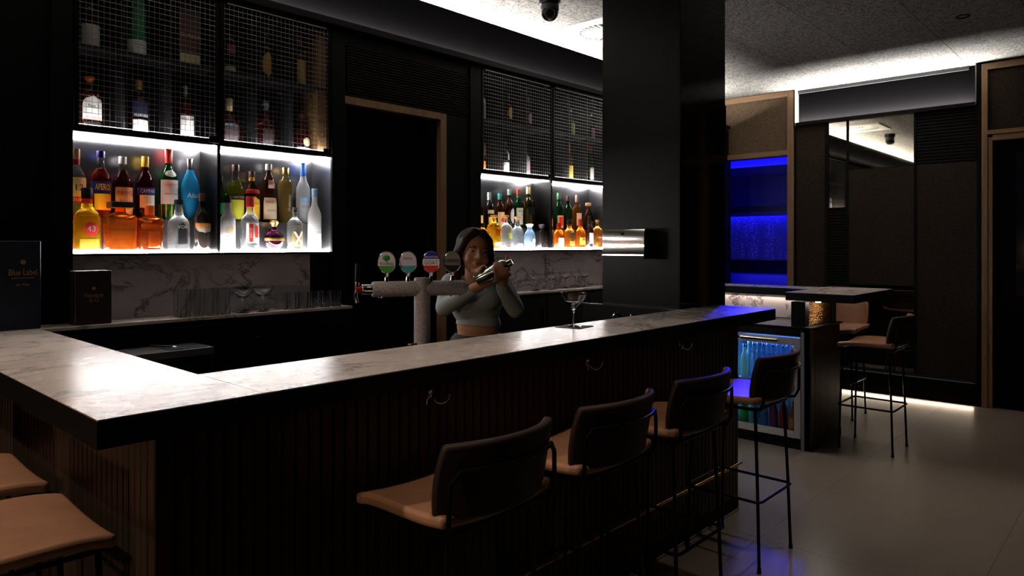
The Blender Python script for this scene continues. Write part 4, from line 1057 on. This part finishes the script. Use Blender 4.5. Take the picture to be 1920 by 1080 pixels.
# ------------------------------------------------------------------ SECOND COUNTER AND FRIDGE
s2 = tag(empty('raised_counter', (5.19, 1.575, 1.04)), 'L-shaped raised dark-edged counter top beyond the passage, by the blue window', 'countertop')
Lq = [(0, 0), (.945, 0), (.945, .475), (.80, .475), (.80, 2.0), (.50, 2.0), (.50, .475), (0, .475)]
MB().prism(Lq, 0, .0575).obj('edge_slab', black, s2)
MB().prism([(.0015 + x * .9985, .0015 + y * .998) for x, y in Lq], .0575, .060).obj('marble_top', marble_top, s2)
u2 = tag(empty('service_counter', (5.04, 1.81, 0)), 'slatted dark base of the second counter with marble and bronze glass above', 'counter')
MB().box(0.0, .61, 0.012, .06, 0, .855).obj('carcass', black_wall, u2)
sp = MB().box(0, .018, 0, .012, .06, .852, .002).mesh('slat')
for k in range(23): link('slat', sp, slat_m, u2, (.055 + k * .0235, 0, 0))
MB().box(0, .05, 0, .07, 0, .855, .002).obj('corner_post', slat_m, u2)
MB().box(0, .61, -.004, .0, 0, .06).obj('plinth', black, u2)
MB().box(0, .615, -.006, .62, .855, .866).obj('lower_top', black, u2)
MB().box(0, .615, -.012, -.006, .853, .868).obj('metal_edge', steel, u2)
MB().box(0.0, .012, .0, .62, 0.0, 0.0 + .03).obj('toe_kick', black, u2)
MB().box(-.012, -.002, .045, .068, 0.0, .83).obj('fridge_filler', grey_trim, u2)
MB().box(.05, .12, .06, .16, .866, 1.04).obj('post', black, u2)
MB().box(.12, .61, .07, .082, .866, 1.04).obj('bronze_glass_panel', amber_glass, u2)
MB().box(.61, .63, .08, 1.55, .866, 1.04).obj('marble_upstand', marble_splash, u2)
MB().box(.63, .66, .05, 1.55, 0, 1.04).obj('back_panel', black, u2)
MB().box(0, .615, .62, 1.55, 0, .866).obj('cupboard', black, u2)
sl_ = MB().cyl((.22, .03, 1.032), (.22, .03, 1.039), .018, n=16).obj('under_counter_spotlight', led_white, u2)
l_ = D.lights.new('counter_spot', 'POINT'); l_.energy = 0.6; l_.color = (1, .8, .6); l_.shadow_soft_size = 0.01
lo = D.objects.new('counter_spot', l_); COL.objects.link(lo); lo.location = (5.34, 1.835, 1.02)

fg = tag(empty('drinks_fridge', (5.045, 1.885, 0.03)), 'small under-counter drinks fridge with glass door and blue light', 'fridge')
FW = .525
MB().box(.03, .58, 0, .02, 0, .82).obj('side_wall', S((.10, .11, .13)), fg)
MB().box(.03, .58, FW - .02, FW, 0, .82).obj('side_wall', S((.10, .11, .13)), fg)
MB().box(.56, .58, .02, FW - .02, 0, .82).obj('back_wall', S((.30, .34, .40)), fg)
MB().box(.03, .58, .02, FW - .02, 0, .06).obj('bottom', S((.20, .22, .25)), fg)
MB().box(.03, .58, .02, FW - .02, .79, .82).obj('top', S((.20, .22, .25)), fg)
MB().box(.0, .03, 0, FW, .765, .82, .002).obj('control_panel', steel, fg)
MB().box(.0, .04, 0, FW, 0, .035).obj('kick_plate', black, fg)
MB().box(.045, .55, .02, FW - .02, .415, .42).obj('wire_shelf', S((.45, .5, .55), .3, .8), fg)
dm = MB(); z0, z1 = .045, .758
dm.box(-.005, .025, 0, .045, z0, z1, .003); dm.box(-.005, .025, FW - .045, FW, z0, z1, .003); dm.box(-.005, .025, .045, FW - .045, z0, z0 + .05); dm.box(-.005, .025, .045, FW - .045, z1 - .055, z1)
do = dm.obj('door', S((.62, .60, .60), .3, .5), fg)
MB().box(.006, .012, .045, FW - .045, z0 + .05, z1 - .055).obj('glass_pane', pane_m, do)
MB().box(-.020, -.005, .16, FW - .08, z1 - .036, z1 - .018, .004).obj('handle', chrome, do)
MB().cyl((-.008, FW - .06, z1 - .027), (-.005, FW - .06, z1 - .027), .010).obj('lock', black, do, 40)
def drink(x, y, z, h, r, mat, cap, label, group, lab=None):
    o = tag(empty('drink_bottle', (x, y, z)), label, 'bottle', group)
    MB().lathe([(r * .9, 0), (r, .006), (r, h * .52), (r * .8, h * .64), (r * .42, h * .78), (r * .38, h * .93)], 16).obj('bottle_body', mat, o, 50)
    MB().lathe([(r * .46, h * .92), (r * .46, h * .99), (r * .4, h)], 12).obj('cap', cap, o, 50)
    if lab: MB().lathe([(r * 1.02, h * .12), (r * 1.02, h * .45)], 16).obj('paper_label', lab, o, 50)
    return o
g_soda = G('soda', (.75, .88, .70), .45, .15); g_water = G('water', (.75, .88, .95), .9)
zs = .03 + .421
for j, x in enumerate((5.115, 5.19, 5.265)):
    for k in range(6):
        y = 1.885 + .075 + k * .074
        first = j == 0 and k == 5
        drink(x, y, zs, .27 if not first else .25, .030, g_soda if first else g_water, SV, 'pale cloudy soda bottle at the left end of the upper fridge shelf' if first else ORD[5 - k] + ' clear drink bottle from the left, ' + ROW[j] + ' row of the upper fridge shelf', None if first else 'clear bottles on the upper fridge shelf')
kinds = [(G('juice_o', (.9, .35, .03), .4), ORG, 'orange juice bottle'), (G('juice_r', (.7, .06, .03), .4), RD, 'red juice bottle'), (G('juice_p', (.35, .06, .20), .4), PU, 'purple juice bottle'), (G('juice_b', (.08, .35, .7), .5), BL, 'blue drink bottle'), (G('juice_t', (.15, .55, .6), .5), TEAL, 'teal drink bottle'), (G('juice_g', (.08, .5, .10), .4), GN, 'green drink bottle')]
for k, (mt, cp_, nm) in enumerate(kinds):
    drink(5.115, 1.885 + .075 + k * .074, .091, .25, .032, mt, cp_ if k % 2 else YL, nm + ' in the bottom front row of the fridge', 'coloured bottles in the bottom of the fridge', S((.85, .35, .05)) if k == 0 else None)
for k in range(6):
    drink(5.20, 1.885 + .075 + k * .074, .091, .25, .030, g_water, SV, ORD[5 - k] + ' clear bottle from the left in the bottom rear row of the fridge', 'clear bottles in the bottom of the fridge')

# ------------------------------------------------------------------ BARTENDER
def capsule(bm, p0, r0, p1, r1, sub=2, n=14):
    p0, p1 = Vector(p0), Vector(p1)
    for p, r in ((p0, r0), (p1, r1)):
        bmesh.ops.create_icosphere(bm, subdivisions=sub, radius=r, matrix=Matrix.Translation(p))
    d = (p1 - p0)
    if d.length < 1e-5: return
    d.normalize(); u = d.orthogonal().normalized(); v_ = d.cross(u)
    vs = [[bm.verts.new(p + u * (r * math.cos(k * 2 * math.pi / n)) + v_ * (r * math.sin(k * 2 * math.pi / n))) for k in range(n)] for p, r in ((p0, r0), (p1, r1))]
    for j in range(n): bm.faces.new((vs[0][j], vs[0][(j + 1) % n], vs[1][(j + 1) % n], vs[1][j]))
    bm.faces.new(list(reversed(vs[0]))); bm.faces.new(vs[1])
def chain(bm, pts, rs):
    for (a_, b_), (r0, r1) in zip(zip(pts, pts[1:]), zip(rs, rs[1:])): capsule(bm, a_, r0, b_, r1)
def ell(bm, c, r, rot=None, sub=3):
    m = Matrix.Translation(c) @ (rot.to_4x4() if rot else Matrix()) @ Matrix.Diagonal((*r, 1))
    bmesh.ops.create_icosphere(bm, subdivisions=sub, radius=1.0, matrix=m)
def remeshed(bm, voxel, smooth=4):
    bmesh.ops.recalc_face_normals(bm, faces=bm.faces)
    me = D.meshes.new('tmp'); bm.to_mesh(me); bm.free()
    o = D.objects.new('tmp', me); COL.objects.link(o)
    r = o.modifiers.new('r', 'REMESH'); r.mode = 'VOXEL'; r.voxel_size = voxel
    s_ = o.modifiers.new('s', 'SMOOTH'); s_.iterations = smooth; s_.factor = 0.5
    dg = bpy.context.evaluated_depsgraph_get()
    out = D.meshes.new_from_object(o.evaluated_get(dg))
    D.objects.remove(o)
    out.polygons.foreach_set('use_smooth', [True] * len(out.polygons))
    return out
person = tag(empty('person', (2.402, 2.484, 0), R(-47.278)), 'person in a grey cropped long-sleeve top shaking a cocktail behind the bar', 'person')
skin = pbr('skin', (0.42, 0.20, 0.115), 0.5)
cloth = pbr('grey_knit', (0.28, 0.30, 0.295), 0.85); a = noise_node(cloth, 300, 2); bump(cloth, a.outputs['Fac'], 0.2, 0.001)
denim = pbr('black_trousers', (0.012, 0.012, 0.014), 0.8)
hair_m = pbr('dark_brown_hair', (0.022, 0.009, 0.006), 0.5, spec=0.25)
a = noise_node(hair_m, 1, 3, vec=mapping(hair_m, (160, 160, 6))); bump(hair_m, a.outputs['Fac'], 0.5, 0.003)
HR = Matrix.Rotation(R(20), 3, 'Z') @ Matrix.Rotation(R(6), 3, 'Y') @ Matrix.Rotation(R(-4), 3, 'X')
HC = Vector((0.008, -0.012, 1.405))
def hd(x, y, z): return HC + HR @ Vector((x, y, z))
bm = bmesh.new()
ell(bm, (.03, .02, .93), (.148, .105, .12)); ell(bm, (.03, .012, 1.05), (.106, .080, .10)); ell(bm, (.02, .012, 1.17), (.122, .088, .13))
ell(bm, (-.032, -.052, 1.19), (.055, .048, .055)); ell(bm, (.076, -.052, 1.19), (.055, .048, .055))
capsule(bm, (-.098, .02, 1.262), .046, (.135, .02, 1.262), .046); ell(bm, (.015, .02, 1.265), (.10, .055, .045))
chain(bm, [(.013, .018, 1.25), (.010, .000, 1.35)], [.055, .047])
ell(bm, hd(0, .012, .032), (.073, .090, .085), HR); ell(bm, hd(0, -.034, -.022), (.058, .055, .075), HR)
ell(bm, hd(0, -.062, -.088), (.026, .022, .018), HR); ell(bm, hd(.034, -.055, -.030), (.026, .026, .030), HR); ell(bm, hd(-.034, -.055, -.030), (.026, .026, .030), HR)
chain(bm, [hd(0, -.084, .012), hd(0, -.100, -.022)], [.008, .0115]); ell(bm, hd(.011, -.092, -.024), (.008, .008, .007), HR); ell(bm, hd(-.011, -.092, -.024), (.008, .008, .007), HR)
ell(bm, hd(0, -.086, -.050), (.023, .011, .006), HR); ell(bm, hd(0, -.085, -.060), (.019, .011, .006), HR)
capsule(bm, hd(-.032, -.072, .022), .008, hd(.032, -.072, .022), .008)
for s_ in (-1, 1): ell(bm, hd(s_ * .074, .008, -.012), (.010, .018, .030), HR)
for s_ in (-1, 1):
    x = .03 + s_ * .068
    chain(bm, [(x, .02, .90), (x + s_ * .005, .005, .48), (x + s_ * .008, .03, .08)], [.086, .056, .038]); ell(bm, (x + s_ * .012, -.04, .035), (.040, .110, .033))
# arms
LW, RW = Vector((.015, -.165, 1.245)), Vector((.150, -.150, 1.248))
chain(bm, [(-.104, .018, 1.262), (-.128, -.085, 1.150), tuple(LW)], [.045, .036, .025])
chain(bm, [(.140, .018, 1.262), (.212, -.065, 1.140), tuple(RW)], [.045, .037, .025])
# shaker axis and gripping hands
SA, SB = Vector((.030, -.205, 1.285)), Vector((.195, -.215, 1.372)); ax = (SB - SA).normalized(); RS = .034
hands = []
def hand(g, wrist, sgn):
    w_ = (wrist - g); w_ = (w_ - ax * w_.dot(ax)).normalized(); n_ = ax.cross(w_).normalized() * sgn
    pc = g + w_ * (RS + .013)
    capsule(bm, wrist, .024, pc + w_ * .006, .022)
    for off in (-.026, -.009, .009, .026): capsule(bm, pc + ax * off + w_ * .002, .0125, pc + ax * off + n_ * .016, .0115)
    ln = (150, 172, 165, 135)
    for i, off in enumerate((-.028, -.0095, .0095, .028)):
        pts = [g + ax * off * (1 - .06 * k) + (w_ * math.cos(R(18 + (ln[i] - 18) * k / 5)) + n_ * math.sin(R(18 + (ln[i] - 18) * k / 5))) * (RS + .0085) for k in range(6)]
        chain(bm, pts, [.0092, .0090, .0086, .0082, .0078, .0068])
    tp = [g + ax * (.030 + .006 * k) + (w_ * math.cos(R(-15 - 24 * k)) + n_ * math.sin(R(-15 - 24 * k))) * (RS + .0095) for k in range(5)]
    chain(bm, tp, [.0115, .0105, .010, .0095, .008])
    hands.append(pc)
hand(SA + ax * .040, LW, 1); hand(SA + ax * .122, RW, -1)
body_me = remeshed(bm, .0048, 5)
def region(me, test, off, name, mat, parent, cuts=()):
    b_ = bmesh.new(); b_.from_mesh(me); b_.normal_update()
    for zc, up in cuts:
        bmesh.ops.bisect_plane(b_, geom=b_.verts[:] + b_.edges[:] + b_.faces[:], plane_co=(0, 0, zc), plane_no=(0.04, 0, 1), clear_inner=up > 0, clear_outer=up < 0)
    dele = [f_ for f_ in b_.faces if not test(f_.calc_center_median())]
    bmesh.ops.delete(b_, geom=dele, context='FACES')
    for v_ in b_.verts: v_.co += v_.normal * off
    m2 = D.meshes.new(name); b_.to_mesh(m2); b_.free()
    m2.polygons.foreach_set('use_smooth', [True] * len(m2.polygons)); m2.materials.append(mat)
    o = D.objects.new(name, m2); COL.objects.link(o); o.parent = parent
    sm = o.modifiers.new('sm', 'SMOOTH'); sm.iterations = 3
    so = o.modifiers.new('so', 'SOLIDIFY'); so.thickness = .003; so.offset = 1
    return o
link('body', body_me, skin, person)
def in_top(p):
    tt = max(0, min(1, (p - SA).dot(ax) / (SB - SA).length)); pa = SA + (SB - SA) * tt
    if (p - pa).length < RS + .026 or any((p - h_).length < .045 for h_ in hands): return False
    if (p - HC).length < .138: return False
    if p.z > 1.262 and p.y < -.115: return False
    nk = Vector((p.x - .013, p.y + .005, 0)).length
    if p.z > 1.262 and nk < .085: return False
    return p.z < 1.33
region(body_me, in_top, .004, 'cropped_top', cloth, person, [(1.060, 1)])
region(body_me, lambda p: .09 < p.z and (p - LW).length > .1 and p.z < 1.03, .005, 'trousers', denim, person, [(1.010, -1)])
region(body_me, lambda p: p.z <= .10, .006, 'shoes', S((.03, .03, .03)), person)
hb = bmesh.new()
ell(hb, hd(0, .026, .050), (.084, .090, .084), HR); ell(hb, hd(0, .062, -.03), (.086, .052, .13), HR)
for s_ in (-1, 1):
    chain(hb, [hd(s_ * .066, -.018, .062), hd(s_ * .084, -.012, .0), hd(s_ * .082, -.010, -.075), hd(s_ * .076, .0, -.145)], [.024, .022, .029, .022])
    chain(hb, [hd(s_ * .020, -.050, .100), hd(s_ * .058, -.046, .062), hd(s_ * .076, -.030, .01)], [.024, .022, .018])
hair = remeshed(hb, .006, 4); link('hair', hair, hair_m, person)
for s_ in (-1, 1):
    ob = MB(); ob.ball(hd(s_ * .030, -.0785, .004), .0105, 1.15, .60, .45, 2, HR); eo = ob.obj('eye', S((.28, .24, .21), .25), person, 60)
    MB().ball(hd(s_ * .030, -.0830, .004), .0046, 1, .5, .95, 2, HR).obj('iris', S((.02, .01, .008), .1), eo, 60)
    MB().tube([hd(s_ * .016, -.084, .022), hd(s_ * .032, -.085, .026), hd(s_ * .046, -.075, .021)], .0026, 6).obj('eyebrow', hair_m, person)
ob = MB(); ob.ball(hd(0, -.0925, -.0535), .019, 1.0, .22, .42, 2, HR); ob.obj('lips', S((.30, .08, .06), .4), person, 60)
# cocktail shaker (a thing of its own, held in both hands)
q = Vector((0, 0, 1)).rotation_difference(ax)
shk = tag(empty('cocktail_shaker', (0, 0, 0)), 'steel cocktail shaker held up in both hands of the bartender', 'shaker')
shk.matrix_world = Matrix.Translation((2.402, 2.484, 0)) @ Matrix.Rotation(R(-47.278), 4, 'Z') @ Matrix.Translation(SA) @ q.to_matrix().to_4x4()
Ls = (SB - SA).length
MB().lathe([(.026, 0), (.027, .002), (.0335, Ls * .62)], 28).obj('tin', chrome, shk, 40)
MB().lathe([(.0338, Ls * .60), (.0338, Ls * .66), (.031, Ls * .78), (.022, Ls * .86), (.0165, Ls * .88)], 28).obj('strainer_top', steel, shk, 40)
MB().lathe([(.0168, Ls * .87), (.0168, Ls * .97), (.012, Ls)], 24).obj('cap', chrome, shk, 40)
